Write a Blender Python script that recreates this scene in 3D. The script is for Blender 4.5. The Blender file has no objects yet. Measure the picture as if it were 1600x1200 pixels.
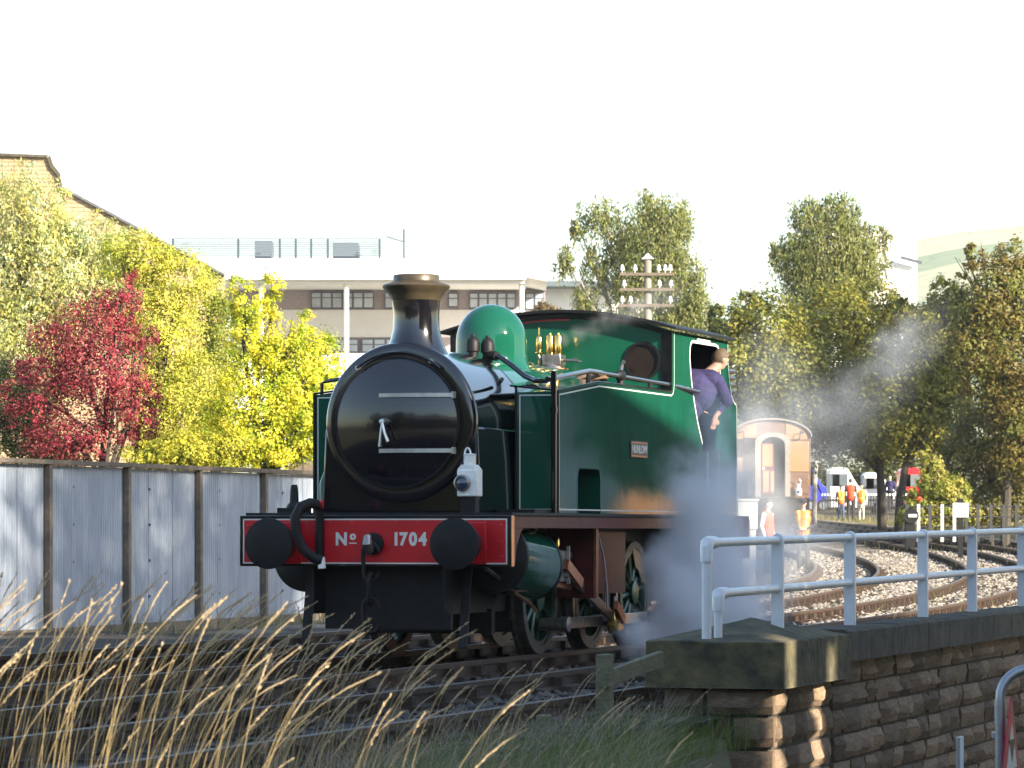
import bpy, math, random
import numpy as np
from mathutils import Vector, Matrix

R = math.radians
sc = bpy.context.scene
C = sc.collection
rng = np.random.default_rng(7)
random.seed(7)

# ------------------------------------------------------------------ camera, sky, sun, exposure
F, HY, CZ = 5600.0, 830.0, 1.16            # focal length in photo pixels, eye level row, eye height above the rails
cam_d = bpy.data.cameras.new('camera')
cam_d.sensor_width = 36.0
cam_d.lens = 36.0 * F / 1600.0
cam_d.shift_y = (HY - 600.0) / 1600.0
cam_d.clip_start = 0.5
cam_d.clip_end = 9000
cam_d.dof.use_dof = True
cam_d.dof.focus_distance = 34.0
cam_d.dof.aperture_fstop = 10.0
cam = bpy.data.objects.new('camera', cam_d)
C.objects.link(cam)
cam.location = (0, 0, CZ)
cam.rotation_euler = (R(90), 0, 0)
sc.camera = cam

SUN_EL, SUN_AZ = 23.0, 130.0               # azimuth clockwise from +Y
w = bpy.data.worlds.new('World')
sc.world = w
w.use_nodes = True
nt = w.node_tree
bg = nt.nodes['Background']
sky = nt.nodes.new('ShaderNodeTexSky')
sky.sky_type = 'NISHITA'
sky.sun_disc = False
sky.sun_elevation = R(SUN_EL)
sky.sun_rotation = R(SUN_AZ)
sky.air_density = 1.2
sky.dust_density = 1.0
sky.ozone_density = 2.5
nt.links.new(sky.outputs[0], bg.inputs[0])
bg.inputs[1].default_value = 0.10

sl = bpy.data.lights.new('sun', 'SUN')
sl.energy = 5.0
sl.angle = R(0.5)
sl.color = (1.0, 0.88, 0.70)
so = bpy.data.objects.new('sun', sl)
C.objects.link(so)
SUNV = Vector((math.sin(R(SUN_AZ)) * math.cos(R(SUN_EL)), math.cos(R(SUN_AZ)) * math.cos(R(SUN_EL)), math.sin(R(SUN_EL))))
so.rotation_euler = SUNV.to_track_quat('Z', 'Y').to_euler()
so.location = SUNV * 60

sc.view_settings.view_transform = 'Standard'
sc.view_settings.look = 'None'
sc.view_settings.gamma = 1
sc.view_settings.use_curve_mapping = False
sc.view_settings.exposure = 1.8
sc.render.engine = 'CYCLES'
sc.cycles.use_denoising = True
sc.cycles.max_bounces = 6
sc.cycles.diffuse_bounces = 3
sc.cycles.glossy_bounces = 3
sc.cycles.transparent_max_bounces = 12
sc.cycles.volume_step_rate = 1.0
sc.cycles.sample_clamp_indirect = 6
sc.cycles.volume_bounces = 5

# ------------------------------------------------------------------ frames of reference
TH = R(18.5)
CT, ST = math.cos(TH), math.sin(TH)
BX, BY = -1.213, 31.906                    # middle of the engine's front buffer beam


def P(px, py, d):
    return Vector(((px - 800) / F * d, d, CZ + (HY - py) / F * d))


def LW(X, t, z=0.0):                       # engine frame (X to its side, t backwards along it) to world
    return Vector((BX + X * CT + t * ST, BY - X * ST + t * CT, z))


def d_at(px, X):                           # depth of a photo column on the plane of lateral X
    r = (px - 800) / F
    return (X + BX * CT - BY * ST) / (r * CT - ST)


def at_lat(px, py, X):
    d = d_at(px, X)
    r = (px - 800) / F
    return (r * d - BX) * ST + (d - BY) * CT, CZ + (HY - py) / F * d


def zr(y):                                 # railhead height: the line climbs away from the viewer
    y = np.asarray(y, dtype=float)
    z = np.where(y < 40, 0, 0.000125 * (np.clip(y, 40, 160) - 40) ** 2)
    return z + np.clip(y - 160, 0, 300) * 0.024


# ------------------------------------------------------------------ mesh builder
def _frame(d):
    d = Vector(d).normalized()
    u = d.cross(Vector((0, 0, 1)))
    if u.length < 1e-4:
        u = d.cross(Vector((0, 1, 0)))
    u.normalize()
    return u, d.cross(u).normalized() * -1


class MB:
    def __init__(s):
        s.v = []
        s.f = []

    def add(s, vs, fs):
        o = len(s.v)
        s.v += [tuple(v) for v in vs]
        s.f += [tuple(i + o for i in f) for f in fs]
        return s

    def box(s, x0, x1, y0, y1, z0, z1):
        vs = [(x, y, z) for z in (z0, z1) for y in (y0, y1) for x in (x0, x1)]
        return s.add(vs, [(0, 2, 3, 1), (4, 5, 7, 6), (0, 1, 5, 4), (1, 3, 7, 5), (3, 2, 6, 7), (2, 0, 4, 6)])

    def bar(s, a, b, w_, h_, up=(0, 0, 1)):
        a, b = Vector(a), Vector(b)
        d = (b - a).normalized()
        u = d.cross(Vector(up))
        if u.length < 1e-4:
            u = d.cross(Vector((0, 1, 0)))
        u.normalize()
        n = u.cross(d)
        vs = [p + u * (i * w_ / 2) + n * (j * h_ / 2) for p in (a, b) for i, j in ((-1, -1), (1, -1), (1, 1), (-1, 1))]
        return s.add(vs, [(0, 1, 2, 3), (7, 6, 5, 4), (0, 4, 5, 1), (1, 5, 6, 2), (2, 6, 7, 3), (3, 7, 4, 0)])

    def tube(s, pts, r, n=8, cap=True):
        pts = [Vector(p) for p in pts]
        rs = r if isinstance(r, (list, tuple)) else [r] * len(pts)
        o = len(s.v)
        prev = None
        for i, p in enumerate(pts):
            d = (pts[min(i + 1, len(pts) - 1)] - pts[max(i - 1, 0)]).normalized()
            if prev is None:
                u, _ = _frame(d)
            else:
                u = prev - d * prev.dot(d)
                if u.length < 1e-5:
                    u, _ = _frame(d)
                u.normalize()
            prev = u
            q = d.cross(u)
            for k in range(n):
                a = 2 * math.pi * k / n
                s.v.append(tuple(p + (u * math.cos(a) + q * math.sin(a)) * rs[i]))
        for i in range(len(pts) - 1):
            for k in range(n):
                a, b = o + i * n + k, o + i * n + (k + 1) % n
                s.f.append((a, b, b + n, a + n))
        if cap:
            s.f.append(tuple(o + k for k in range(n))[::-1])
            e = o + (len(pts) - 1) * n
            s.f.append(tuple(e + k for k in range(n)))
        return s

    def lathe(s, prof, c, axis=(0, 0, 1), n=32, capA=True, capB=True, arc=None):
        """prof: (radius, height along axis)"""
        c = Vector(c)
        d = Vector(axis).normalized()
        u, q = _frame(d)
        o = len(s.v)
        for r_, h in prof:
            for k in range(n):
                a = 2 * math.pi * k / n
                s.v.append(tuple(c + d * h + (u * math.cos(a) + q * math.sin(a)) * r_))
        m = len(prof)
        for i in range(m - 1):
            for k in range(n):
                a, b = o + i * n + k, o + i * n + (k + 1) % n
                s.f.append((a, b, b + n, a + n))
        if capA and prof[0][0] > 1e-6:
            s.f.append(tuple(o + k for k in range(n))[::-1])
        if capB and prof[-1][0] > 1e-6:
            e = o + (m - 1) * n
            s.f.append(tuple(e + k for k in range(n)))
        return s

    def prism(s, poly, f0, f1):
        """poly of 2D points; f0, f1 map a 2D point to 3D at the two ends"""
        n = len(poly)
        o = len(s.v)
        s.v += [tuple(f0(*p)) for p in poly] + [tuple(f1(*p)) for p in poly]
        s.f.append(tuple(o + i for i in range(n))[::-1])
        s.f.append(tuple(o + n + i for i in range(n)))
        for i in range(n):
            j = (i + 1) % n
            s.f.append((o + i, o + j, o + n + j, o + n + i))
        return s

    def ball(s, c, r, n=12, m=8):
        c = Vector(c)
        rx, ry, rz = r if isinstance(r, (tuple, list)) else (r, r, r)
        o = len(s.v)
        for i in range(1, m):
            a = math.pi * i / m
            for k in range(n):
                b = 2 * math.pi * k / n
                s.v.append((c.x + rx * math.sin(a) * math.cos(b), c.y + ry * math.sin(a) * math.sin(b), c.z + rz * math.cos(a)))
        s.v.append((c.x, c.y, c.z + rz))
        s.v.append((c.x, c.y, c.z - rz))
        top, bot = o + (m - 1) * n, o + (m - 1) * n + 1
        for i in range(m - 2):
            for k in range(n):
                a, b = o + i * n + k, o + i * n + (k + 1) % n
                s.f.append((a, a + n, b + n, b))
        for k in range(n):
            s.f.append((top, o + k, o + (k + 1) % n))
            e = o + (m - 2) * n
            s.f.append((bot, e + (k + 1) % n, e + k))
        return s

    def ribbon(s, pts, wd, nrm):
        """flat 1.5 mm thick lining strip along a polyline lying in the plane with normal nrm"""
        nrm = Vector(nrm)
        pts = [Vector(p) for p in pts]
        n = len(pts)
        closed = (pts[0] - pts[-1]).length < 1e-6
        if closed:
            pts = pts[:-1]
            n -= 1
        o = len(s.v)
        for i, p in enumerate(pts):
            a = pts[(i - 1) % n] if closed or i > 0 else p
            b = pts[(i + 1) % n] if closed or i < n - 1 else p
            d1, d2 = (p - a), (b - p)
            d1 = d1.normalized() if d1.length > 1e-7 else d2.normalized()
            d2 = d2.normalized() if d2.length > 1e-7 else d1
            t = (d1 + d2).normalized()
            q = t.cross(nrm).normalized()
            k = min(1.6, 1 / max(0.4, q.dot(d1.cross(nrm).normalized())))
            for sg in (-1, 1):
                s.v.append(tuple(p + q * sg * wd / 2 * k + nrm * 0.0015))
        m = n if closed else n - 1
        for i in range(m):
            j = (i + 1) % n
            s.f.append((o + 2 * i, o + 2 * i + 1, o + 2 * j + 1, o + 2 * j))
        return s

    def mesh(s, name, mat=None, smooth=True, ang=35):
        me = bpy.data.meshes.new(name)
        me.from_pydata(s.v, [], s.f)
        me.update()
        if mat is not None:
            me.materials.append(mat)
        if smooth:
            me.polygons.foreach_set('use_smooth', [True] * len(me.polygons))
            me.set_sharp_from_angle(angle=R(ang))
        return me

    def build(s, name, mat, parent=None, bevel=0, smooth=True, ang=35, fix=True):
        me = s.mesh(name, mat, smooth, ang)
        o = link(name, me, parent)
        if bevel:
            b = o.modifiers.new('bevel', 'BEVEL')
            b.width = bevel
            b.segments = 2
            b.limit_method = 'ANGLE'
            b.angle_limit = R(40)
        return o


def link(name, data, parent=None, loc=None, rot=None, scale=None):
    o = bpy.data.objects.new(name, data)
    C.objects.link(o)
    if parent is not None:
        o.parent = parent
    if loc is not None:
        o.location = loc
    if rot is not None:
        o.rotation_euler = rot
    if scale is not None:
        o.scale = scale
    return o


def tag(o, label=None, cat=None, group=None, kind=None):
    if label:
        o['label'] = label
    if cat:
        o['category'] = cat
    if group:
        o['group'] = group
    if kind:
        o['kind'] = kind
    return o


def thing(name, label, cat, loc=(0, 0, 0), rz=0.0, group=None):
    o = link(name, None, None, loc, (0, 0, rz))
    o.empty_display_size = 0.2
    return tag(o, label, cat, group)


def np_mesh(name, V, Fq, mat, tint=None, smooth=False):
    """V (n,3), Fq (m,k) indices of one polygon size"""
    me = bpy.data.meshes.new(name)
    V = np.asarray(V, dtype=np.float32)
    Fq = np.asarray(Fq, dtype=np.int32)
    m, k = Fq.shape
    me.vertices.add(len(V))
    me.vertices.foreach_set('co', V.ravel())
    me.loops.add(m * k)
    me.loops.foreach_set('vertex_index', Fq.ravel())
    me.polygons.add(m)
    me.polygons.foreach_set('loop_start', np.arange(0, m * k, k, dtype=np.int32))
    me.polygons.foreach_set('loop_total', np.full(m, k, dtype=np.int32))
    if smooth:
        me.polygons.foreach_set('use_smooth', np.ones(m, dtype=bool))
    if tint is not None:
        a = me.attributes.new('tint', 'FLOAT_COLOR', 'POINT')
        t4 = np.ones((len(V), 4), dtype=np.float32)
        t4[:, :3] = tint
        a.data.foreach_set('color', t4.ravel())
    me.update(calc_edges=True)
    me.validate()
    if mat is not None:
        me.materials.append(mat)
    return me


# ------------------------------------------------------------------ materials
def new_mat(name):
    m = bpy.data.materials.new(name)
    m.use_nodes = True
    return m, m.node_tree, m.node_tree.nodes['Principled BSDF']


def mat(name, col, rough=0.6, metal=0.0, var=0.2, scale=6.0, bump=0.0, bscale=None, coat=0.0, spec=0.5, dirt=None, per_obj=0.0, detail=5.0, stretch=None):
    m, t, b = new_mat(name)
    N, L = t.nodes, t.links
    tc = N.new('ShaderNodeTexCoord')
    src = tc.outputs['Object']
    if stretch:
        mp = N.new('ShaderNodeMapping')
        mp.inputs['Scale'].default_value = stretch
        L.new(src, mp.inputs[0])
        src = mp.outputs[0]
    nz = N.new('ShaderNodeTexNoise')
    nz.inputs['Scale'].default_value = scale
    nz.inputs['Detail'].default_value = detail
    nz.inputs['Roughness'].default_value = 0.62
    L.new(src, nz.inputs['Vector'])
    rp = N.new('ShaderNodeValToRGB')
    lo = [max(0, c * (1 - var)) for c in col]
    hi = [min(1, c * (1 + var)) for c in col]
    if dirt:
        lo = dirt
    rp.color_ramp.elements[0].position = 0.3
    rp.color_ramp.elements[1].position = 0.7
    rp.color_ramp.elements[0].color = (*lo, 1)
    rp.color_ramp.elements[1].color = (*hi, 1)
    L.new(nz.outputs[0], rp.inputs[0])
    out = rp.outputs[0]
    if per_obj:
        oi = N.new('ShaderNodeObjectInfo')
        hs = N.new('ShaderNodeHueSaturation')
        mr = N.new('ShaderNodeMapRange')
        mr.inputs[3].default_value = 1 - per_obj
        mr.inputs[4].default_value = 1 + per_obj
        L.new(oi.outputs['Random'], mr.inputs[0])
        L.new(mr.outputs[0], hs.inputs['Value'])
        L.new(out, hs.inputs['Color'])
        out = hs.outputs[0]
    L.new(out, b.inputs['Base Color'])
    b.inputs['Roughness'].default_value = rough
    b.inputs['Metallic'].default_value = metal
    b.inputs['Coat Weight'].default_value = coat
    b.inputs['Coat Roughness'].default_value = 0.06
    b.inputs['Specular IOR Level'].default_value = spec
    if bump:
        n2 = N.new('ShaderNodeTexNoise')
        n2.inputs['Scale'].default_value = bscale or scale * 3
        n2.inputs['Detail'].default_value = 4
        L.new(src, n2.inputs['Vector'])
        bp = N.new('ShaderNodeBump')
        bp.inputs['Strength'].default_value = 0.7
        bp.inputs['Distance'].default_value = bump
        L.new(n2.outputs[0], bp.inputs['Height'])
        L.new(bp.outputs[0], b.inputs['Normal'])
    return m


def leaf_mat(name, trans=0.35, rough=0.5):
    m, t, b = new_mat(name)
    N, L = t.nodes, t.links
    at = N.new('ShaderNodeAttribute')
    at.attribute_name = 'tint'
    L.new(at.outputs['Color'], b.inputs['Base Color'])
    b.inputs['Roughness'].default_value = rough
    b.inputs['Specular IOR Level'].default_value = 0.3
    tr = N.new('ShaderNodeBsdfTranslucent')
    L.new(at.outputs['Color'], tr.inputs[0])
    mx = N.new('ShaderNodeMixShader')
    mx.inputs[0].default_value = trans
    L.new(b.outputs[0], mx.inputs[1])
    L.new(tr.outputs[0], mx.inputs[2])
    L.new(mx.outputs[0], N['Material Output'].inputs[0])
    return m


M = {}
M['green'] = mat('green_paint', (0.006, 0.074, 0.045), 0.06, var=0.12, scale=2.5, bump=0.0045, bscale=2.4, coat=0.1, spec=0.4, stretch=(1, 1.5, 0.45))
M['green_shaded'] = mat('shaded_green_paint', (0.006, 0.045, 0.022), 0.4, var=0.3, scale=5, coat=0.2)  # engine green darkened, underside shade put into the colour
M['green_flat'] = mat('green_cab_paint', (0.006, 0.074, 0.042), 0.2, var=0.1, scale=3, coat=0.2, spec=0.4)
M['black'] = mat('black_gloss_paint', (0.004, 0.004, 0.006), 0.14, var=0.3, scale=4, coat=1.0, spec=0.4)
M['black'].node_tree.nodes['Principled BSDF'].inputs['Coat IOR'].default_value = 1.5
M['black_dull'] = mat('black_dull_paint', (0.006, 0.006, 0.007), 0.55, var=0.5, scale=9, bump=0.002, spec=0.3)
M['red'] = mat('red_beam_paint', (0.50, 0.006, 0.014), 0.3, var=0.12, scale=6, coat=0.35)
M['maroon'] = mat('maroon_frame_paint', (0.085, 0.010, 0.009), 0.5, var=0.3, scale=7, coat=0.05, spec=0.3)
M['white_line'] = mat('white_lining', (0.62, 0.62, 0.58), 0.45, var=0.05)
M['red_line'] = mat('red_lining', (0.45, 0.02, 0.02), 0.45, var=0.05)
M['steel'] = mat('bright_steel', (0.55, 0.55, 0.55), 0.28, 0.9, var=0.15, scale=12)
M['steel_oily'] = mat('oily_steel', (0.30, 0.27, 0.25), 0.32, 0.85, var=0.4, scale=14)
M['tyre_steel'] = mat('grimy_tyre_steel', (0.09, 0.085, 0.08), 0.5, 0.5, var=0.4, scale=14)
M['copper'] = mat('coppery_steel', (0.50, 0.22, 0.12), 0.35, 0.8, var=0.3, scale=14)
M['brass'] = mat('polished_brass', (0.80, 0.55, 0.18), 0.18, 1.0, var=0.1)
M['cap'] = mat('chimney_cap_brown', (0.065, 0.05, 0.03), 0.4, 0.2, var=0.25, scale=8)
M['rubber'] = mat('black_rubber', (0.008, 0.008, 0.009), 0.6, var=0.3, spec=0.3)
M['white_enamel'] = mat('white_lamp_enamel', (0.80, 0.80, 0.77), 0.4, var=0.12, scale=20)
M['lens'] = mat('lamp_lens_glass', (0.03, 0.05, 0.09), 0.08, var=0.2, coat=1.0)
M['rail'] = mat('rusty_rail', (0.062, 0.038, 0.025), 0.55, 0.3, var=0.35, scale=8, bump=0.002)
M['rail_top'] = mat('worn_rail_head', (0.11, 0.085, 0.065), 0.6, 0.0, var=0.25, scale=5)
M['chair'] = mat('rusty_chair', (0.05, 0.03, 0.02), 0.8, var=0.4, scale=20)
M['sleeper'] = mat('creosoted_timber', (0.03, 0.022, 0.018), 0.85, var=0.4, scale=9, bump=0.006, per_obj=0.35, stretch=(1, 6, 6))
M['tin'] = mat('galvanised_sheet', (0.27, 0.31, 0.38), 0.5, 0.2, var=0.16, scale=2.2, per_obj=0.06, stretch=(3, 3, 0.5))
M['post_brown'] = mat('weathered_post', (0.13, 0.105, 0.08), 0.85, var=0.3, scale=9, bump=0.004)
M['rail_white'] = mat('white_railing_paint', (0.70, 0.72, 0.74), 0.4, var=0.07, scale=10, coat=0.2)
M['stone'] = mat('gritstone', (0.185, 0.13, 0.085), 0.9, var=0.35, scale=7, bump=0.02, bscale=22, per_obj=0.42, detail=8)
M['cope'] = mat('weathered_coping_stone', (0.078, 0.064, 0.042), 0.92, var=0.35, scale=6, bump=0.02, bscale=20, dirt=(0.03, 0.027, 0.022), per_obj=0.18, detail=8)
M['moss'] = mat('mossy_cap_stone', (0.10, 0.085, 0.042), 0.95, var=0.4, scale=5, bump=0.025, bscale=18, detail=10, dirt=(0.026, 0.026, 0.02))
M['mortar'] = mat('dark_mortar', (0.06, 0.052, 0.043), 0.95, var=0.3, scale=20, bump=0.01)
M['timber'] = mat('mossy_timber', (0.13, 0.125, 0.075), 0.9, var=0.35, scale=10, bump=0.004, stretch=(1, 1, 6))
M['bark'] = mat('bark', (0.055, 0.045, 0.034), 0.9, var=0.4, scale=8, bump=0.02)
M['birch_bark'] = mat('birch_bark', (0.34, 0.31, 0.27), 0.85, var=0.5, scale=6)
M['leaf'] = leaf_mat('leaf', 0.45)
M['grass'] = leaf_mat('grass_blade', 0.25, 0.6)
M['concrete'] = mat('pale_concrete', (0.50, 0.50, 0.47), 0.85, var=0.15, scale=5, bump=0.003)
M['white_wall'] = mat('white_render', (0.78, 0.77, 0.74), 0.8, var=0.05, scale=1.0)
M['grey_clad'] = mat('grey_cladding', (0.62, 0.60, 0.61), 0.6, var=0.06, scale=0.5)
M['office_brick'] = mat('office_brick', (0.30, 0.25, 0.26), 0.85, var=0.15, scale=4)
M['frame_dark'] = mat('dark_window_frame', (0.06, 0.07, 0.09), 0.5, var=0.1)
M['office_pane'] = mat('pale_window_pane', (0.38, 0.42, 0.50), 0.25, var=0.35, scale=0.35)  # uneven pale bluish tone for the panes
M['pane'] = mat('window_pane', (0.10, 0.12, 0.14), 0.06, var=0.3, scale=0.6, coat=1.0)
M['cab_glass'] = mat('dark_cab_glass', (0.018, 0.012, 0.010), 0.35, var=0.4, scale=8, spec=0.2)  # one opaque dark brown tone for the round windows
M['cab_inside'] = mat('cab_inside_grey', (0.10, 0.10, 0.105), 0.7, var=0.3, scale=3)
M['pole_wood'] = mat('grey_pole_wood', (0.22, 0.20, 0.17), 0.85, var=0.3, scale=6, stretch=(4, 4, 0.5))
M['louvre'] = mat('grey_louvre', (0.11, 0.14, 0.17), 0.5, 0.3, var=0.1)
M['slate'] = mat('slate_roof', (0.10, 0.10, 0.11), 0.7, var=0.3, scale=3)
M['peach'] = mat('peach_cream_paint', (0.28, 0.15, 0.07), 0.45, var=0.12, scale=3, coat=0.3)
M['teak'] = mat('dark_teak_paint', (0.13, 0.075, 0.05), 0.5, var=0.25, scale=4, coat=0.2)
M['roof_grey'] = mat('carriage_roof_grey', (0.19, 0.175, 0.155), 0.7, var=0.15)
M['skin'] = mat('skin', (0.52, 0.30, 0.22), 0.5, var=0.08, scale=20)
M['hair'] = mat('brown_hair', (0.13, 0.085, 0.05), 0.6, var=0.3, scale=60, stretch=(1, 1, 4))
M['hair_dark'] = mat('dark_hair', (0.02, 0.017, 0.015), 0.6, var=0.3, scale=60)
M['navy'] = mat('navy_cotton', (0.026, 0.022, 0.085), 0.85, var=0.25, scale=9, bump=0.004, bscale=18)
M['dark_cloth'] = mat('dark_cloth', (0.022, 0.022, 0.028), 0.9, var=0.3, scale=9, bump=0.004)
M['jeans'] = mat('blue_denim', (0.07, 0.10, 0.19), 0.9, var=0.25, scale=9)
M['pale_cloth'] = mat('pale_cloth', (0.60, 0.55, 0.48), 0.9, var=0.1, scale=9)
M['white_cloth'] = mat('white_cloth', (0.78, 0.76, 0.74), 0.9, var=0.06, scale=9)
M['orange'] = mat('orange_vest', (0.85, 0.16, 0.015), 0.75, var=0.1, scale=9, bump=0.004)
M['yellow'] = mat('yellow_tape', (0.85, 0.62, 0.10), 0.5, var=0.1, scale=9)
M['vest_red'] = mat('red_vest', (0.72, 0.06, 0.02), 0.75, var=0.1, scale=9)
M['van_white'] = mat('white_van_paint', (0.78, 0.78, 0.78), 0.3, var=0.03, coat=0.5)
M['van_red'] = mat('red_van_paint', (0.62, 0.008, 0.02), 0.3, var=0.05, coat=0.5)
M['car_blue'] = mat('blue_car_paint', (0.04, 0.05, 0.42), 0.3, var=0.05, coat=0.5)
M['tyre'] = mat('tyre_rubber', (0.02, 0.02, 0.02), 0.8, var=0.2)
M['galv'] = mat('galvanised_tube', (0.30, 0.32, 0.35), 0.38, 0.6, var=0.2, scale=10)
M['sign_red'] = mat('sign_red', (0.45, 0.015, 0.03), 0.4, var=0.06)
M['sign_white'] = mat('sign_white', (0.72, 0.73, 0.73), 0.4, var=0.05)
M['sign_black'] = mat('sign_black', (0.01, 0.01, 0.012), 0.5, var=0.1)
M['ceramic'] = mat('white_ceramic', (0.80, 0.79, 0.76), 0.2, var=0.05, coat=0.5)
M['plate'] = mat('nameplate_black', (0.03, 0.018, 0.02), 0.4, var=0.2)
M['sack'] = mat('brown_sacking', (0.14, 0.085, 0.05), 0.9, var=0.25, scale=12, bump=0.01)
M['iron_fence'] = mat('dark_iron', (0.03, 0.03, 0.032), 0.6, var=0.2)


def ballast_mat():
    m, t, b = new_mat('ballast_stone')
    N, L = t.nodes, t.links
    tc = N.new('ShaderNodeTexCoord')
    vo = N.new('ShaderNodeTexVoronoi')
    vo.inputs['Scale'].default_value = 19
    L.new(tc.outputs['Object'], vo.inputs['Vector'])
    r1 = N.new('ShaderNodeValToRGB')
    r1.color_ramp.elements[0].color = (0.16, 0.125, 0.095, 1)
    r1.color_ramp.elements[1].color = (0.46, 0.39, 0.31, 1)
    sp = N.new('ShaderNodeSeparateColor')
    L.new(vo.outputs['Color'], sp.inputs[0])
    L.new(sp.outputs[0], r1.inputs[0])
    nz = N.new('ShaderNodeTexNoise')
    nz.inputs['Scale'].default_value = 0.45
    nz.inputs['Detail'].default_value = 6
    L.new(tc.outputs['Object'], nz.inputs['Vector'])
    r2 = N.new('ShaderNodeValToRGB')
    r2.color_ramp.elements[0].position = 0.42
    r2.color_ramp.elements[1].position = 0.62
    L.new(nz.outputs[0], r2.inputs[0])
    mx = N.new('ShaderNodeMix')
    mx.data_type = 'RGBA'
    mx.inputs['A'].default_value = (0.055, 0.042, 0.03, 1)
    L.new(r2.outputs[0], mx.inputs['Factor'])
    L.new(r1.outputs[0], mx.inputs['B'])
    L.new(mx.outputs['Result'], b.inputs['Base Color'])
    b.inputs['Roughness'].default_value = 0.95
    bp = N.new('ShaderNodeBump')
    bp.inputs['Strength'].default_value = 1
    bp.inputs['Distance'].default_value = 0.05
    bp.invert = True
    L.new(vo.outputs['Distance'], bp.inputs['Height'])
    L.new(bp.outputs[0], b.inputs['Normal'])
    return m


def brick_mat(name, c1, c2, mort, bw, bh, msize, axis='XZ'):
    m, t, b = new_mat(name)
    N, L = t.nodes, t.links
    tc = N.new('ShaderNodeTexCoord')
    sx = N.new('ShaderNodeSeparateXYZ')
    cx = N.new('ShaderNodeCombineXYZ')
    L.new(tc.outputs['Object'], sx.inputs[0])
    L.new(sx.outputs['X' if axis[0] == 'X' else 'Y'], cx.inputs[0])
    L.new(sx.outputs['Z'], cx.inputs[1])
    br = N.new('ShaderNodeTexBrick')
    br.inputs['Scale'].default_value = 1
    br.inputs['Brick Width'].default_value = bw
    br.inputs['Row Height'].default_value = bh
    br.inputs['Mortar Size'].default_value = msize
    br.inputs['Color1'].default_value = (*c1, 1)
    br.inputs['Color2'].default_value = (*c2, 1)
    br.inputs['Mortar'].default_value = (*mort, 1)
    L.new(cx.outputs[0], br.inputs['Vector'])
    nz = N.new('ShaderNodeTexNoise')
    nz.inputs['Scale'].default_value = 0.8
    nz.inputs['Detail'].default_value = 8
    L.new(tc.outputs['Object'], nz.inputs['Vector'])
    hs = N.new('ShaderNodeHueSaturation')
    mr = N.new('ShaderNodeMapRange')
    mr.inputs[1].default_value = 0.3
    mr.inputs[2].default_value = 0.7
    mr.inputs[3].default_value = 0.7
    mr.inputs[4].default_value = 1.25
    L.new(nz.outputs[0], mr.inputs[0])
    L.new(mr.outputs[0], hs.inputs['Value'])
    L.new(br.outputs['Color'], hs.inputs['Color'])
    L.new(hs.outputs[0], b.inputs['Base Color'])
    b.inputs['Roughness'].default_value = 0.9
    bp = N.new('ShaderNodeBump')
    bp.inputs['Distance'].default_value = 0.015
    bp.invert = True
    L.new(br.outputs['Fac'], bp.inputs['Height'])
    L.new(bp.outputs[0], b.inputs['Normal'])
    return m


M['ballast'] = ballast_mat()
M['mill'] = brick_mat('mill_stone_courses', (0.42, 0.32, 0.19), (0.36, 0.25, 0.15), (0.22, 0.17, 0.11), 0.42, 0.15, 0.016)
M['mill_dark'] = brick_mat('soot_stone_courses', (0.16, 0.125, 0.09), (0.12, 0.09, 0.065), (0.07, 0.06, 0.05), 0.6, 0.28, 0.02)
M['earth'] = mat('rough_grass_earth', (0.085, 0.08, 0.035), 0.95, var=0.5, scale=1.2, bump=0.04, bscale=9, dirt=(0.05, 0.04, 0.025), detail=8)


def hill_mat():
    m, t, b = new_mat('hill_fields')
    N, L = t.nodes, t.links
    tc = N.new('ShaderNodeTexCoord')
    mp = N.new('ShaderNodeMapping')
    mp.inputs['Scale'].default_value = (0.006, 0.012, 0.02)
    L.new(tc.outputs['Object'], mp.inputs[0])
    vo = N.new('ShaderNodeTexVoronoi')
    vo.inputs['Scale'].default_value = 1.0
    L.new(mp.outputs[0], vo.inputs['Vector'])
    sp = N.new('ShaderNodeSeparateColor')
    L.new(vo.outputs['Color'], sp.inputs[0])
    rp = N.new('ShaderNodeValToRGB')
    rp.color_ramp.elements[0].color = (0.13, 0.18, 0.08, 1)
    rp.color_ramp.elements[1].color = (0.36, 0.34, 0.20, 1)
    L.new(sp.outputs[0], rp.inputs[0])
    v2 = N.new('ShaderNodeTexVoronoi')
    v2.feature = 'DISTANCE_TO_EDGE'
    L.new(mp.outputs[0], v2.inputs['Vector'])
    r2 = N.new('ShaderNodeValToRGB')
    r2.color_ramp.elements[0].position = 0.0
    r2.color_ramp.elements[0].color = (0.62, 0.62, 0.6, 1)
    r2.color_ramp.elements[1].position = 0.05
    L.new(v2.outputs['Distance'], r2.inputs[0])
    mx = N.new('ShaderNodeMix')
    mx.data_type = 'RGBA'
    mx.blend_type = 'MULTIPLY'
    mx.inputs['Factor'].default_value = 1
    L.new(rp.outputs[0], mx.inputs['A'])
    L.new(r2.outputs[0], mx.inputs['B'])
    L.new(mx.outputs['Result'], b.inputs['Base Color'])
    b.inputs['Roughness'].default_value = 1
    return m


M['hill'] = hill_mat()


def text_mb(txt, size, depth=0.004, fat=0.0, name='lettering', m=None):
    cu = bpy.data.curves.new('text', 'FONT')
    cu.body = txt
    cu.size = size
    cu.extrude = depth
    cu.offset = fat
    cu.align_x = 'CENTER'
    cu.align_y = 'CENTER'
    ob = bpy.data.objects.new('text_tmp', cu)
    C.objects.link(ob)
    dg = bpy.context.evaluated_depsgraph_get()
    me = bpy.data.meshes.new_from_object(ob.evaluated_get(dg))
    me.name = name
    bpy.data.objects.remove(ob)
    bpy.data.curves.remove(cu)
    me.materials.clear()
    if m:
        me.materials.append(m)
    return me


# ------------------------------------------------------------------ ground, hill
def lat_t(x, y):
    return (x - BX) * CT - (y - BY) * ST, (x - BX) * ST + (y - BY) * CT


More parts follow.
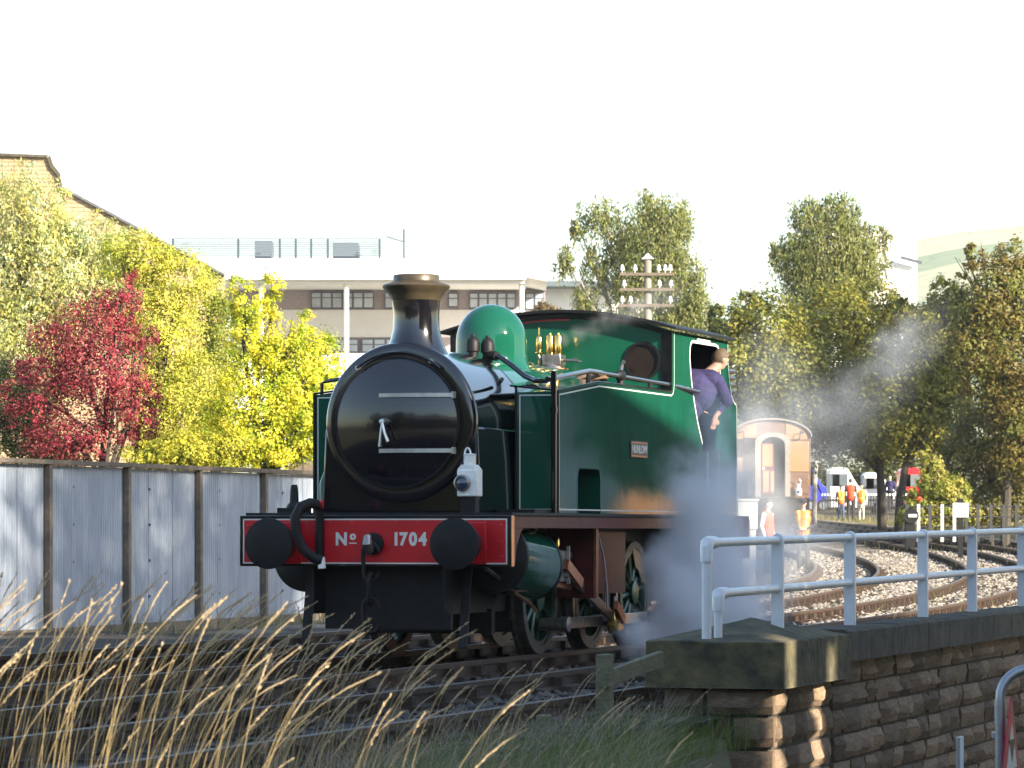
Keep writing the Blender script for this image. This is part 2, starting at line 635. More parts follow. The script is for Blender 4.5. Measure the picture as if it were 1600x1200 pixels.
def build_ground():
    xs = np.unique(np.concatenate([np.arange(-900, -60, 60), np.arange(-60, -14, 4), np.arange(-14, 34, 0.5), np.arange(34, 80, 4), np.arange(80, 960, 60)]))
    ys = np.unique(np.concatenate([np.arange(-300, -20, 40), np.arange(-20, 8, 2), np.arange(8, 180, 0.75), np.arange(180, 320, 6), np.arange(320, 2600, 60)]))
    X, Y = np.meshgrid(xs, ys)
    Z = zr(Y) - 0.26
    lat, t = lat_t(X, Y)
    bank = np.clip((lat - 3.9) / 1.2, 0, 1) * (t < 6)
    Z = Z - 0.12 * bank
    # the road lies lower beyond the parapet wall
    low = np.clip((lat - 4.75) / 0.25, 0, 1) * np.clip((t + 5.0) / 0.3, 0, 1) * np.clip((16 - t) / 6, 0, 1)
    low = np.maximum(low, np.clip((lat - 4.9) / 0.3, 0, 1) * np.clip((X - 0.9) / 0.4, 0, 1) * np.clip((Y - 12) / 2, 0, 1) * np.clip((16 - t) / 6, 0, 1))
    Z = Z - 2.6 * low
    n = np.sin(X * 1.7) * np.cos(Y * 1.3) * 0.02 + np.sin(X * 0.31 + 1) * np.sin(Y * 0.27) * 0.04
    Z = Z + n * (np.abs(lat + 2) > 6.5)
    Z = np.where(Y > 330, Z - 0.0 * Y, Z)
    ny, nx = X.shape
    V = np.stack([X.ravel(), Y.ravel(), Z.ravel()], 1)
    i = np.arange((ny - 1) * (nx - 1))
    a = (i // (nx - 1)) * nx + i % (nx - 1)
    Fq = np.stack([a, a + 1, a + nx + 1, a + nx], 1)
    o = link('ground', np_mesh('ground', V, Fq, M['earth'], smooth=True))
    tag(o, kind='structure')


build_ground()


def build_hill():
    xs = np.linspace(-200, 1400, 90)
    ys = np.linspace(0, 1, 40)
    X, U = np.meshgrid(xs, ys)
    # crest height by direction, seen from the viewer
    crest = np.interp(X, [-200, 60, 150, 190, 240, 330, 500, 800, 1400], [8, 10, 146, 154, 156, 153, 158, 170, 130])
    crest = crest + 3 * np.sin(X * 0.03) + 2 * np.sin(X * 0.011 + 2)
    Y = 900 + U * 900
    Z = 8 + (crest - 8) * (U ** 1.15)
    Z = Z + np.sin(X * 0.02 + U * 9) * 2 * np.sin(U * math.pi)
    Xp = X * (0.55 + 0.45 * U) * 1.15
    V = np.stack([Xp.ravel(), Y.ravel(), Z.ravel()], 1)
    # back slope and skirt
    ny, nx = X.shape
    i = np.arange((ny - 1) * (nx - 1))
    a = (i // (nx - 1)) * nx + i % (nx - 1)
    Fq = np.stack([a, a + 1, a + nx + 1, a + nx], 1)
    o = link('hill', np_mesh('hill', V, Fq, M['hill'], smooth=True))
    tag(o, kind='structure')


build_hill()

# ------------------------------------------------------------------ tracks
RAD = 230.0
S0 = 8.0


def path(s, off):
    """world x, y and heading of a point s along the engine's track, off to its right"""
    if s <= S0:
        x, y, h = BX + s * ST, BY + s * CT, TH
    else:
        h = TH - (s - S0) / RAD
        x0, y0 = BX + S0 * ST, BY + S0 * CT
        x = x0 + RAD * (math.cos(h) - math.cos(TH))
        y = y0 + RAD * (math.sin(TH) - math.sin(h))
    return x + off * math.cos(h), y - off * math.sin(h), h


def left_off(s):
    return -3.1 - 1.15 * min(1, max(0, (s - 30) / 55))


TR = [('engine_track', lambda s: 0.0, -24, 150), ('near_track', lambda s: 2.95, -24, 150), ('left_track', left_off, -24, 150)]


def sweep(mb, prof, off, s0, s1, step, lat, dz=0.0):
    n = int((s1 - s0) / step) + 1
    o = len(mb.v)
    k = len(prof)
    for i in range(n):
        s = s0 + (s1 - s0) * i / (n - 1)
        x, y, h = path(s, off(s) + lat)
        z = float(zr(y)) + dz
        for a, b in prof:
            mb.v.append((x + a * math.cos(h), y - a * math.sin(h), z + b))
    for i in range(n - 1):
        for j in range(k):
            q = (j + 1) % k
            mb.f.append((o + i * k + j, o + i * k + q, o + (i + 1) * k + q, o + (i + 1) * k + j))
    mb.f.append(tuple(o + j for j in range(k))[::-1])
    mb.f.append(tuple(o + (n - 1) * k + j for j in range(k)))


RAILP = [(-0.065, -0.148), (0.065, -0.148), (0.065, -0.132), (0.012, -0.115), (0.012, -0.05), (0.034, -0.042), (0.034, -0.003), (-0.034, -0.003), (-0.034, -0.042), (-0.012, -0.05), (-0.012, -0.115), (-0.065, -0.132)]
slp = MB().box(-1.3, 1.3, -0.125, 0.125, -0.28, -0.15).mesh('sleeper', M['sleeper'])
chair = MB()
for sg in (-1, 1):
    chair.box(-0.19, 0.19, -0.09, 0.09, -0.15, -0.105)
    break


def chair_add(mb, x, y, h, z, lat):
    cx, cy = x + lat * math.cos(h), y - lat * math.sin(h)
    for a0, a1, b0, b1, z0, z1 in ((-0.19, 0.19, -0.085, 0.085, -0.152, -0.118), (0.036, 0.095, -0.045, 0.045, -0.118, -0.045), (-0.09, -0.036, -0.045, 0.045, -0.118, -0.055)):
        vs = []
        for zz in (z0, z1):
            for b in (b0, b1):
                for a in (a0, a1):
                    vs.append((cx + a * math.cos(h) + b * math.sin(h), cy - a * math.sin(h) + b * math.cos(h), z + zz))
        mb.add(vs, [(0, 2, 3, 1), (4, 5, 7, 6), (0, 1, 5, 4), (1, 3, 7, 5), (3, 2, 6, 7), (2, 0, 4, 6)])


for nm, off, s0, s1 in TR:
    root = tag(link(nm, None), kind='structure')
    for lat in (-0.7525, 0.7525):
        mb = MB()
        sweep(mb, RAILP, off, s0, s1, 1.2, lat)
        mb.build('rail', M['rail'], root, smooth=False)
        mb = MB()
        sweep(mb, [(-0.03, -0.002), (0.03, -0.002), (0.026, 0.0), (-0.026, 0.0)], off, s0, s1, 1.2, lat)
        mb.build('rail_head', M['rail_top'], root, smooth=False)
    cm = MB()
    s = s0
    while s < s1:
        x, y, h = path(s, off(s))
        z = float(zr(y))
        link('sleeper', slp, root, (x, y, z), (0, 0, -h))
        for lat in (-0.7525, 0.7525):
            chair_add(cm, x, y, h, z, lat)
        s += 0.72 if s < 90 else 1.4
    tag(cm.build('rail_chairs', M['chair'], root, smooth=False), kind='stuff')

# ballast bed, and the ash with the yard's shade in its colour
def bed(name, m, s0, s1, n, rows, dz=0.0):
    mb = MB()
    for i in range(n + 1):
        s = s0 + (s1 - s0) * i / n
        for j, a in enumerate(rows):
            aa = a + (left_off(s) + 3.1) * (1 if a < -2.5 else 0) + (max(0, min(1, (s - 14) / 10)) * 1.6 if a > 4 else 0)
            x, y, h = path(s, aa)
            edge = -0.14 if (a == rows[0] and s > 20) or (a == rows[-1] and s > 14) else 0
            mb.v.append((x, y, float(zr(y)) - 0.165 + dz + edge + random.uniform(-0.02, 0.015)))
    k = len(rows)
    for i in range(n):
        for j in range(k - 1):
            mb.f.append((i * k + j, i * k + j + 1, (i + 1) * k + j + 1, (i + 1) * k + j))
    tag(mb.build(name, m, smooth=True, ang=180), kind='structure')


RW = [-7.2, -6.0, -5.0, -4.2, -3.1, -2.0, -1.3, -0.7, 0, 0.7, 1.3, 2.0, 2.95, 3.6, 4.3, 4.55]
M['dark_bed'] = mat('shade_dark_ballast', (0.026, 0.022, 0.019), 0.95, var=0.5, scale=3, bump=0.03, bscale=40, detail=10)  # near-black, the shade over the tracks is in this colour
bed('shaded_bed', M['dark_bed'], -24, 13, 40, [-9.46, -8.6] + RW)
bed('ballast_bed', M['ballast'], 13.02, 152, 120, RW)

# loose ballast stones
base = np.array([(1, 0, 0), (-1, 0, 0), (0, 1, 0), (0, -1, 0), (0, 0, 1), (0, 0, -1)], float)
octf = np.array([(0, 2, 4), (2, 1, 4), (1, 3, 4), (3, 0, 4)])
Vs, Fs, Ts = [], [], []
cnt = 0
for i in range(26000):
    s = -8 + 92 * random.random() ** 1.1
    a = random.uniform(-5.5, 5.6)
    x, y, h = path(s, a)
    lat, t = lat_t(x, y)
    if lat > 4.45 and t < 14:
        continue
    sz = random.uniform(0.025, 0.055)
    v = (base + rng.uniform(-0.35, 0.35, (6, 3))) * sz
    v[:, 2] *= 0.75
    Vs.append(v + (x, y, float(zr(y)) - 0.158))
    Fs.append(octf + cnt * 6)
    g = random.uniform(0.16, 0.46) * (0.28 if s < 6 else (0.28 + 0.72 * min(1, (s - 6) / 9)))  # stones darkened with the same shade along the yard stretch
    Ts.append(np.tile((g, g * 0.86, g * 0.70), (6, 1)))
    cnt += 1
bm_, bt, bb = new_mat('loose_ballast')
at = bt.nodes.new('ShaderNodeAttribute')
at.attribute_name = 'tint'
bt.links.new(at.outputs['Color'], bb.inputs['Base Color'])
bb.inputs['Roughness'].default_value = 0.95
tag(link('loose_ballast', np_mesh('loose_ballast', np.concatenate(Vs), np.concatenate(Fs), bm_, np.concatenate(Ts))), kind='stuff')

# ------------------------------------------------------------------ steam locomotive (engine frame: X right, Y backwards, Z up)
L0 = LW(0, 0, 0)
loco = thing('steam_locomotive', 'green and black saddle-less side tank steam locomotive with red front beam and a driver leaning out', 'locomotive', L0, -TH)
loco['label'] = 'dark green side tank steam locomotive with black smokebox and red numbered front beam'


def Q(name, mb, m, parent=loco, **k):
    return mb.build(name, M[m], parent, **k)


def arcpts(c, r, a0, a1, n, f):
    return [f(c[0] + r * math.cos(R(a0 + (a1 - a0) * i / n)), c[1] + r * math.sin(R(a0 + (a1 - a0) * i / n))) for i in range(n + 1)]


# running plate, valances, beams
Q('running_plate', MB().box(-1.27, 1.27, 0.04, 8.22, 1.295, 1.325), 'black_dull', bevel=0.006)
for sg in (-1, 1):
    mb = MB().box(min(sg * 1.225, sg * 1.25), max(sg * 1.225, sg * 1.25), 0.06, 8.1, 1.185, 1.295)
    Q('valance', mb, 'maroon', bevel=0.004)
mb = MB().prism([(0.06, 1.185), (0.42, 1.185), (0.34, 1.15), (0.22, 1.02), (0.17, 0.86), (0.06, 0.86)], lambda a, b: (1.222, a, b), lambda a, b: (1.248, a, b))
Q('valance_bracket', mb, 'maroon')
bf = Q('front_beam', MB().box(-1.29, 1.29, -0.05, 0.04, 0.845, 1.30), 'black', bevel=0.006)
Q('beam_panel', MB().box(-1.255, 1.255, -0.056, -0.0505, 0.868, 1.272), 'red', bf)
ln = MB().ribbon([(-1.248, -0.057, 0.875), (1.248, -0.057, 0.875), (1.248, -0.057, 1.265), (-1.248, -0.057, 1.265), (-1.248, -0.057, 0.875)], 0.012, (0, -1, 0))
Q('beam_lining', ln, 'white_line', bf)
rv = MB()
for z in (0.93, 1.07, 1.21):
    for x in (-1.2, 1.2):
        rv.lathe([(0.014, 0), (0.012, 0.006), (0.006, 0.010), (0, 0.011)], (x, -0.057, z), (0, -1, 0), n=8)
for x in np.arange(-1.05, 1.06, 0.21):
    rv.lathe([(0.013, 0), (0.011, 0.006), (0.006, 0.009), (0, 0.010)], (x, -0.057, 1.235), (0, -1, 0), n=8)
tag(Q('rivets', rv, 'red', bf), kind='stuff')


def put_text(name, txt, size, loc, m, parent, fat=0.0, depth=0.003, sx=1.0, rot=(R(90), 0, 0)):
    o = link(name, text_mb(txt, size, depth, fat, name, M[m]), parent, loc, rot)
    o.scale = (sx, 1, 1)
    return o


put_text('number_prefix', 'N', 0.155, (-0.305, -0.059, 1.085), 'white_line', bf, fat=0.006, sx=0.95)
put_text('number_prefix', 'o', 0.10, (-0.195, -0.059, 1.118), 'white_line', bf, fat=0.005)
Q('number_underline', MB().box(-0.23, -0.16, -0.0615, -0.0572, 1.048, 1.058), 'white_line', bf)
for i, ch in enumerate('1704'):
    put_text('numeral', ch, 0.155, (0.215 + (0, 0.068, 0.160, 0.252)[i], -0.059, 1.085), 'white_line', bf, fat=0.007, sx=0.92)
br = Q('rear_beam', MB().box(-1.27, 1.27, 8.16, 8.25, 0.86, 1.295), 'maroon', bevel=0.006)

# buffers
for sg in (-1, 1):
    x = sg * 0.875
    st = MB().box(x - 0.19, x + 0.19, -0.085, -0.056, 0.87, 1.24)
    b = Q('buffer', st, 'red', bevel=0.008)
    Q('buffer_stock', MB().lathe([(0.155, 0), (0.15, 0.05), (0.125, 0.1), (0.118, 0.17), (0.128, 0.18), (0.128, 0.21), (0.085, 0.215)], (x, -0.085, 1.05), (0, -1, 0), n=28), 'maroon', b)
    Q('buffer_ram', MB().lathe([(0.075, 0), (0.075, 0.09)], (x, -0.295, 1.05), (0, -1, 0), n=20), 'steel_oily', b)
    Q('buffer_head', MB().lathe([(0.075, 0), (0.13, 0.008), (0.215, 0.02), (0.228, 0.035), (0.226, 0.05), (0.18, 0.062), (0.1, 0.070), (0, 0.073)], (x, -0.335, 1.05), (0, -1, 0), n=40), 'black_dull', b)
    # rear pair
    b = Q('buffer', MB().lathe([(0.16, 0), (0.13, 0.05), (0.12, 0.28), (0.08, 0.29), (0.08, 0.40), (0.2, 0.41), (0.22, 0.43), (0.15, 0.45), (0, 0.46)], (x, 8.25, 1.05), (0, 1, 0), n=24), 'black_dull')
# coupling
ck = Q('coupling_hook', MB().lathe([(0.1, 0), (0.1, 0.03), (0.05, 0.035), (0.05, 0.1)], (0, -0.056, 1.05), (0, -1, 0), n=16), 'black_dull')
mb = MB().tube([(0, -0.08, 1.05), (0, -0.14, 1.045), (0, -0.18, 1.0), (0, -0.215, 1.05), (0, -0.20, 1.11), (0, -0.165, 1.12)], [0.04, 0.045, 0.05, 0.045, 0.035, 0.02], 10)
Q('hook', mb, 'steel_oily', ck)


def link_loop(cx, cy, zt, zb, wd, r=0.02, ax='x'):
    pts = []
    for i in range(25):
        a = 2 * math.pi * i / 24
        hh = (zt - zb) / 2 - wd
        dx = wd * math.cos(a)
        dz = wd * math.sin(a) + (hh if math.sin(a) >= 0 else -hh)
        pts.append((cx + dx, cy, (zt + zb) / 2 + dz) if ax == 'x' else (cx, cy + dx, (zt + zb) / 2 + dz))
    return MB().tube(pts, r, 8, cap=False)


Q('chain_link', link_loop(0.02, -0.17, 1.05, 0.72, 0.075, 0.02), 'black_dull', ck)
Q('chain_link', link_loop(0.02, -0.17, 0.78, 0.5, 0.06, 0.02, 'y'), 'black_dull', ck)
Q('chain_link', link_loop(0.02, -0.17, 0.56, 0.26, 0.075, 0.02), 'black_dull', ck)
# vacuum hose
hz = Q('vacuum_pipe', MB().tube([(-0.50, -0.09, 0.9), (-0.50, -0.09, 1.3), (-0.5, -0.10, 1.36), (-0.5, -0.14, 1.40)], 0.04, 12), 'black_dull')
Q('vacuum_hose', MB().tube([(-0.5, -0.13, 1.395), (-0.53, -0.24, 1.41), (-0.58, -0.34, 1.38), (-0.62, -0.38, 1.28), (-0.61, -0.38, 1.14), (-0.55, -0.36, 1.0), (-0.46, -0.33, 0.92), (-0.40, -0.30, 0.90)], 0.046, 14), 'rubber', hz)
Q('hose_end', MB().tube([(-0.40, -0.3, 0.93), (-0.395, -0.3, 0.83)], [0.03, 0.035], 12), 'white_enamel', hz)
Q('pipe_cap', MB().box(-0.535, -0.455, -0.16, -0.08, 1.36, 1.44), 'red', hz, bevel=0.02)
# jack-like post on the running plate
j = Q('lamp_iron', MB().box(-0.98, -0.72, 0.08, 0.26, 1.325, 1.37).lathe([(0.075, 0), (0.06, 0.03), (0.042, 0.05), (0.036, 0.16), (0.03, 0.20), (0.024, 0.21)], (-0.85, 0.17, 1.37), n=14), 'black_dull')
# guard irons and front steps
for sg in (-1, 1):
    Q('guard_iron', MB().bar((sg * 0.75, 0.35, 0.86), (sg * 0.75, 0.2, 0.12), 0.08, 0.03), 'black_dull')
Q('brake_pipe', MB().tube([(0.95, 0.25, 0.83), (0.98, 0.6, 0.72), (1.0, 0.95, 0.66)], 0.02, 8), 'steel_oily')

# frames
for sg in (-1, 1):
    mb = MB().box(sg * 0.62 - 0.015, sg * 0.62 + 0.015, 0.04, 8.16, 0.42, 1.295)
    Q('main_frame', mb, 'black_dull')
Q('ashpan', MB().box(-0.5, 0.5, 4.1, 5.3, 0.35, 1.2), 'black_dull')
Q('inside_motion', MB().box(-0.5, 0.5, 0.5, 3.6, 0.55, 1.25), 'black_dull')

Q('shade_fill_plate', MB().box(-0.6, 0.6, 0.3, 0.36, 0.28, 0.86), 'black_dull', loco)  # black blocks from here fill in the dark shade below the beam
for y in (1.2, 1.8, 3.1, 4.9):
    Q('brake_fill_beam', MB().box(-0.68, 0.68, y, y + 0.1, 0.22, 0.45), 'black_dull', loco)
Q('shade_fill_block', MB().box(-0.6, 0.6, 1.9, 6.0, 0.3, 0.56), 'black_dull', loco)
# smokebox
SZ, SR, SX = 2.14, 0.70, 0.03
sb = Q('smokebox', MB().lathe([(SR, 0.56), (SR, 2.02), (SR - 0.01, 2.03)], (SX, 0, SZ), (0, 1, 0), n=72), 'black')
prof = [(0.60, 0.535), (0.665, 0.535), (0.70, 0.542), (0.722, 0.56), (0.73, 0.585), (0.727, 0.61), (0.70, 0.625)]
Q('smokebox_ring', MB().lathe(prof, (SX, 0, SZ), (0, 1, 0), n=72, capA=True, capB=False), 'black', sb)
sd = [(-0.70, 1.9), (-0.72, 1.6), (-0.74, 1.325), (0.76, 1.325), (0.76, 1.6), (0.745, 1.9), (0.66, 1.86), (0.4, 1.6), (0, 1.5), (-0.4, 1.6), (-0.62, 1.86)]
Q('smokebox_saddle', MB().prism([(-0.71, 2.1), (-0.725, 1.8), (-0.74, 1.325), (0.78, 1.325), (0.77, 1.8), (0.755, 2.1)], lambda a, b: (a, 0.575, b), lambda a, b: (a, 1.9, b)), 'black', sb, bevel=0.02)
# door: dished
dp = []
for i in range(15):
    rr = 0.585 * (1 - i / 14)
    dp.append((rr, 0.020 + 0.105 * (1 - (rr / 0.585) ** 2)))
door = Q('smokebox_door', MB().lathe(dp, (SX - 0.02, 0.535, SZ), (0, -1, 0), n=64, capA=False), 'black', sb, ang=60)
Q('door_rim', MB().lathe([(0.578, 0.0), (0.60, 0.0), (0.604, 0.012), (0.598, 0.024), (0.578, 0.026)], (SX - 0.02, 0.535, SZ), (0, -1, 0), n=64, capA=False, capB=False), 'black_dull', sb)
for z in (2.385, 1.885):
    pts = []
    for i in range(9):
        x = -0.125 + i * 0.675 / 8
        rr = math.hypot(x - SX + 0.02, z - SZ)
        y = 0.535 - 0.020 - 0.105 * max(0, 1 - (rr / 0.585) ** 2) - 0.014
        pts.append((x, y, z))
    mb = MB()
    for a, b in zip(pts, pts[1:]):
        mb.bar(a, b, 0.016, 0.036)
    mb.lathe([(0.022, -0.03), (0.022, 0.03)], (0.56, 0.50, z), (0, 0, 1), n=10)
    Q('hinge_strap', mb, 'steel', sb)
dh = Q('door_handle', MB().lathe([(0.035, 0), (0.04, 0.02), (0.03, 0.05), (0.026, 0.09), (0, 0.095)], (-0.065, 0.415, 2.145), (0, -1, 0), n=14), 'steel', sb)
Q('dart', MB().tube([(-0.065, 0.345, 2.145), (-0.075, 0.325, 2.03), (-0.082, 0.325, 1.92)], [0.014, 0.012, 0.017], 8).tube([(-0.065, 0.335, 2.145), (-0.03, 0.31, 2.04), (0.0, 0.31, 1.965)], [0.014, 0.012, 0.017], 8), 'steel', dh)
hr = [(SX + 0.635 * math.cos(R(a)), 0.475, SZ + 0.635 * math.sin(R(a))) for a in np.linspace(128, 50, 16)]
rl = Q('smokebox_handrail', MB().tube(hr, 0.014, 8), 'black', sb)
for p in (hr[0], hr[-3]):
    Q('stanchion', MB().tube([(p[0], 0.475, p[2]), (p[0], 0.55, p[2])], [0.022, 0.014], 8), 'steel', rl)
Q('side_lug', MB().tube([(0.66, 1.45, 2.52), (0.78, 1.2, 2.55)], 0.02, 8), 'cap', sb)

# boiler, dome, chimney
bo = Q('boiler', MB().lathe([(0.69, 2.03), (0.69, 5.38)], (SX, 0, SZ), (0, 1, 0), n=72, capA=False, capB=False), 'green')
for y in (2.05, 3.75):
    Q('boiler_band', MB().lathe([(0.694, 0), (0.697, 0.005), (0.697, 0.045), (0.694, 0.05)], (SX, y, SZ), (0, 1, 0), n=72, capA=False, capB=False), 'black', bo)
cz = 2.80
prof = [(0.43, -0.13), (0.385, -0.08), (0.358, 0.0), (0.347, 0.08), (0.345, 0.2)]
for i in range(1, 13):
    a = math.pi / 2 * i / 12
    prof.append((0.345 * math.cos(a), 0.2 + 0.365 * math.sin(a)))
Q('dome', MB().lathe(prof, (SX, 3.1, cz), n=64, capA=False), 'green', ang=60)
# chimney
cc = (SX, 0.97, 2.77)
ch = Q('chimney', MB().lathe([(0.36, -0.12), (0.315, -0.03), (0.27, 0.06), (0.235, 0.15), (0.215, 0.24), (0.212, 0.36), (0.218, 0.46), (0.23, 0.54)], cc, n=48, capA=False), 'black', ang=60)
Q('chimney_cap', MB().lathe([(0.225, 0.50), (0.24, 0.535), (0.27, 0.58), (0.305, 0.612), (0.312, 0.63), (0.30, 0.645), (0.25, 0.66), (0.215, 0.675), (0.212, 0.728), (0.205, 0.735), (0.165, 0.735), (0.16, 0.6)], cc, n=48, capA=False, capB=False), 'cap', ch, ang=50)

# valves beside the dome and the long pipe
for x, y in ((0.17, 2.15), (0.30, 2.2)):
    Q('clack_valve', MB().lathe([(0.05, -0.16), (0.05, 0.0), (0.066, 0.01), (0.066, 0.09), (0.05, 0.13), (0.02, 0.15), (0.02, 0.17)], (x, y, 2.87 - x * 0.1), n=16), 'black_dull')
sp = Q('steam_pipe', MB().tube([(0.34, 2.16, 2.82), (0.46, 2.1, 2.80), (0.60, 2.05, 2.71), (0.74, 2.0, 2.61), (0.88, 1.9, 2.565), (1.05, 1.7, 2.555), (1.16, 1.55, 2.57)], 0.026, 10), 'black')
Q('pipe_union', MB().tube([(0.34, 2.16, 2.82), (0.42, 2.12, 2.81)], 0.045, 8), 'black_dull', sp)
Q('sanding_pipe', MB().tube([(1.19, 1.48, 2.63), (1.19, 1.48, 2.58), (1.19, 1.48, 1.33)], [0.028, 0.028, 0.026], 10).lathe([(0.036, 0), (0.036, 0.05)], (1.19, 1.48, 2.25), n=10), 'black')
# safety valves and whistle
sv = Q('safety_valve', MB().box(-0.09, 0.11, 5.06, 5.24, 2.86, 2.97).lathe([(0.14, -0.06), (0.11, 0), (0.09, 0.04)], (0.01, 5.15, 2.84), n=20), 'steel_oily', bevel=0.008)
Q('valve_flange', MB().lathe([(0.15, 0), (0.15, 0.03)], (0.01, 5.15, 2.80), n=20), 'copper', sv)
for x in (-0.03, 0.058):
    Q('valve_column', MB().lathe([(0.04, 0), (0.043, 0.01), (0.043, 0.19), (0.036, 0.2), (0.014, 0.205), (0.012, 0.225)], (x, 5.15, 2.97), n=18), 'brass', sv)
ws = Q('whistle', MB().lathe([(0.012, -0.18), (0.012, 0.0), (0.045, 0.01), (0.045, 0.02), (0.03, 0.03), (0.036, 0.05), (0.036, 0.16), (0.026, 0.185), (0.01, 0.2), (0.008, 0.27), (0, 0.28)], (-0.15, 5.15, 2.98), n=18), 'brass')
ring = [(-0.24 + 0.05 * math.cos(a), 5.12, 2.84 + 0.05 * math.sin(a)) for a in np.linspace(0, 2 * math.pi, 19)]
Q('whistle_ring', MB().tube(ring, 0.013, 8, cap=False), 'brass', ws)
Q('whistle_stem', MB().tube([(-0.15, 5.15, 2.82), (-0.13, 5.14, 2.9), (-0.16, 5.15, 2.98)], [0.018, 0.02, 0.016], 8), 'steel_oily', ws)
Q('valve_arm', MB().tube([(0.11, 5.1, 2.91), (0.28, 5.05, 2.90), (0.34, 5.05, 2.89)], [0.015, 0.02, 0.006], 8), 'steel_oily', sv)

# side tanks
TOP = [(1.55, 2.455), (2.84, 2.585), (5.40, 2.585)]
for sg in (-1, 1):
    poly = [(1.55, 1.325), (5.40, 1.325), (5.40, 2.575), (2.84, 2.575), (1.55, 2.445)]
    xi, xo = (0.80, 1.2) if sg > 0 else (-0.76, -1.2)
    if sg > 0:
        poly = [(1.55, 1.325), (2.17, 1.325)] + [(2.17, 1.66)] + arcpts((2.27, 1.66), 0.10, 180, 90, 5, lambda a, b: (a, b))[1:] + arcpts((2.80, 1.66), 0.10, 90, 0, 5, lambda a, b: (a, b)) + [(2.90, 1.325)] + poly[1:]
    tk = Q('side_tank', MB().prism(poly, lambda a, b: (xi, a, b), lambda a, b: (xo, a, b)), 'green', bevel=(0.004 if sg > 0 else 0.012), ang=30)
    top = MB().prism([(1.545, 2.446), (2.84, 2.577), (5.40, 2.577), (5.40, 2.595), (2.835, 2.595), (1.54, 2.464)], lambda a, b: (xi - sg * 0.06, a, b + 0.05), lambda a, b: (xo + sg * 0.006, a, b))
    Q('tank_top', top, 'black', tk, bevel=0.004)
    bd = MB()
    bd.tube([(xo, 1.55, 1.33), (xo, 1.55, 2.45)], 0.017, 8)
    bd.tube([(xi, 1.55, 1.33), (xi, 1.55, 2.49)], 0.012, 8)
    Q('corner_beading', bd, 'black_dull', tk)
    if sg > 0:
        x0, x1 = 0.838, 1.165
    else:
        x0, x1 = -1.165, -0.80
    Q('front_lining', MB().ribbon([(x0, 1.548, 1.36), (x1, 1.548, 1.36), (x1, 1.548, 2.415), (x0, 1.548, 2.415), (x0, 1.548, 1.36)], 0.012, (0, -1, 0)), 'white_line', tk)
    if sg > 0:
        pts = [(1.6, 1.36), (7.93, 1.36)]
        Q('side_lining', MB().ribbon([(1.2005, a, b) for a, b in [(5.47, 3.2), (5.47, 2.70), (5.46, 2.62), (5.42, 2.565), (5.36, 2.545), (5.2, 2.545), (2.86, 2.545), (1.61, 2.42), (1.61, 1.36), (6.5, 1.36)]], 0.013, (1, 0, 0)), 'white_line', tk)
        ap = [(2.17, 1.326)] + [(2.17, 1.66)] + arcpts((2.27, 1.66), 0.10, 180, 90, 5, lambda a, b: (a, b)) + arcpts((2.80, 1.66), 0.10, 90, 0, 5, lambda a, b: (a, b)) + [(2.90, 1.326)]
        Q('access_recess', MB().prism(ap, lambda a, b: (0.82, a, b), lambda a, b: (0.84, a, b)), 'black_dull', tk)
        Q('recess_rim', MB().ribbon([(1.2005, a, b) for a, b in ap], 0.02, (1, 0, 0)), 'green', tk)
        pl = Q('nameplate', MB().box(1.2, 1.214, 3.88, 4.46, 1.885, 2.05), 'plate', tk, bevel=0.004)
        Q('nameplate_border', MB().ribbon([(1.2145, 3.9, 1.902), (1.2145, 4.44, 1.902), (1.2145, 4.44, 2.033), (1.2145, 3.9, 2.033), (1.2145, 3.9, 1.902)], 0.012, (1, 0, 0)), 'copper', pl)
        t_ = put_text('name_lettering', 'NUNLOW', 0.112, (1.2155, 4.17, 1.966), 'white_line', pl, fat=0.002, sx=1.0, rot=(R(90), 0, R(90)))
        seam = MB()
        for y in (2.95, 4.75, 5.44):
            seam.box(1.1995, 1.2015, y - 0.004, y + 0.004, 1.38, 2.53)
        Q('tank_seam', MB().box(1.1995, 1.2016, 3.55, 3.558, 1.38, 2.53), 'green', tk)
        Q('tank_seam', MB().box(1.1995, 1.2016, 4.9, 4.908, 1.38, 2.53), 'green', tk)
    # handrail along the tank
    hp = [(sg * 1.10, 1.56, 2.56), (sg * 1.10, 2.84, 2.69), (sg * 1.10, 3.9, 2.685), (sg * 1.16, 5.3, 2.66), (sg * 1.24, 6.25, 2.615)]
    if sg > 0:
        h_ = Q('tank_handrail', MB().tube(hp, 0.026, 10), 'black', loco)
        for p in (hp[1], hp[2], (1.14, 4.8, 2.668)):
            Q('stanchion', MB().tube([p, (p[0], p[1], 2.585)], [0.02, 0.028], 8), 'black_dull', h_)
        kb = Q('filler_valve', MB().ball((1.10, 3.9, 2.69), (0.05, 0.12, 0.06)).lathe([(0.04, -0.1), (0.035, 0.0)], (1.10, 3.9, 2.69), n=10), 'black_dull', loco)
        Q('valve_handle', MB().tube([(1.10, 3.92, 2.73), (1.10, 3.96, 2.80), (1.12, 3.96, 2.84)], [0.018, 0.014, 0.02], 8), 'steel_oily', kb)
    else:
        h_ = Q('tank_handrail', MB().tube([(-1.14, 1.6, 1.33), (-1.14, 1.58, 2.55), (-1.1, 1.58, 2.57), (-0.92, 1.62, 2.60)], 0.018, 8), 'black', loco)
        Q('steam_elbow', MB().tube([(-0.86, 0.95, 1.33), (-0.86, 0.95, 1.6), (-0.82, 1.0, 1.75), (-0.7, 1.1, 1.8)], 0.05, 10), 'green', loco)

# sheet-metal details on the plate before the tank
Q('splasher', MB().box(0.8, 1.16, 1.0, 1.55, 1.325, 1.36), 'black_dull')

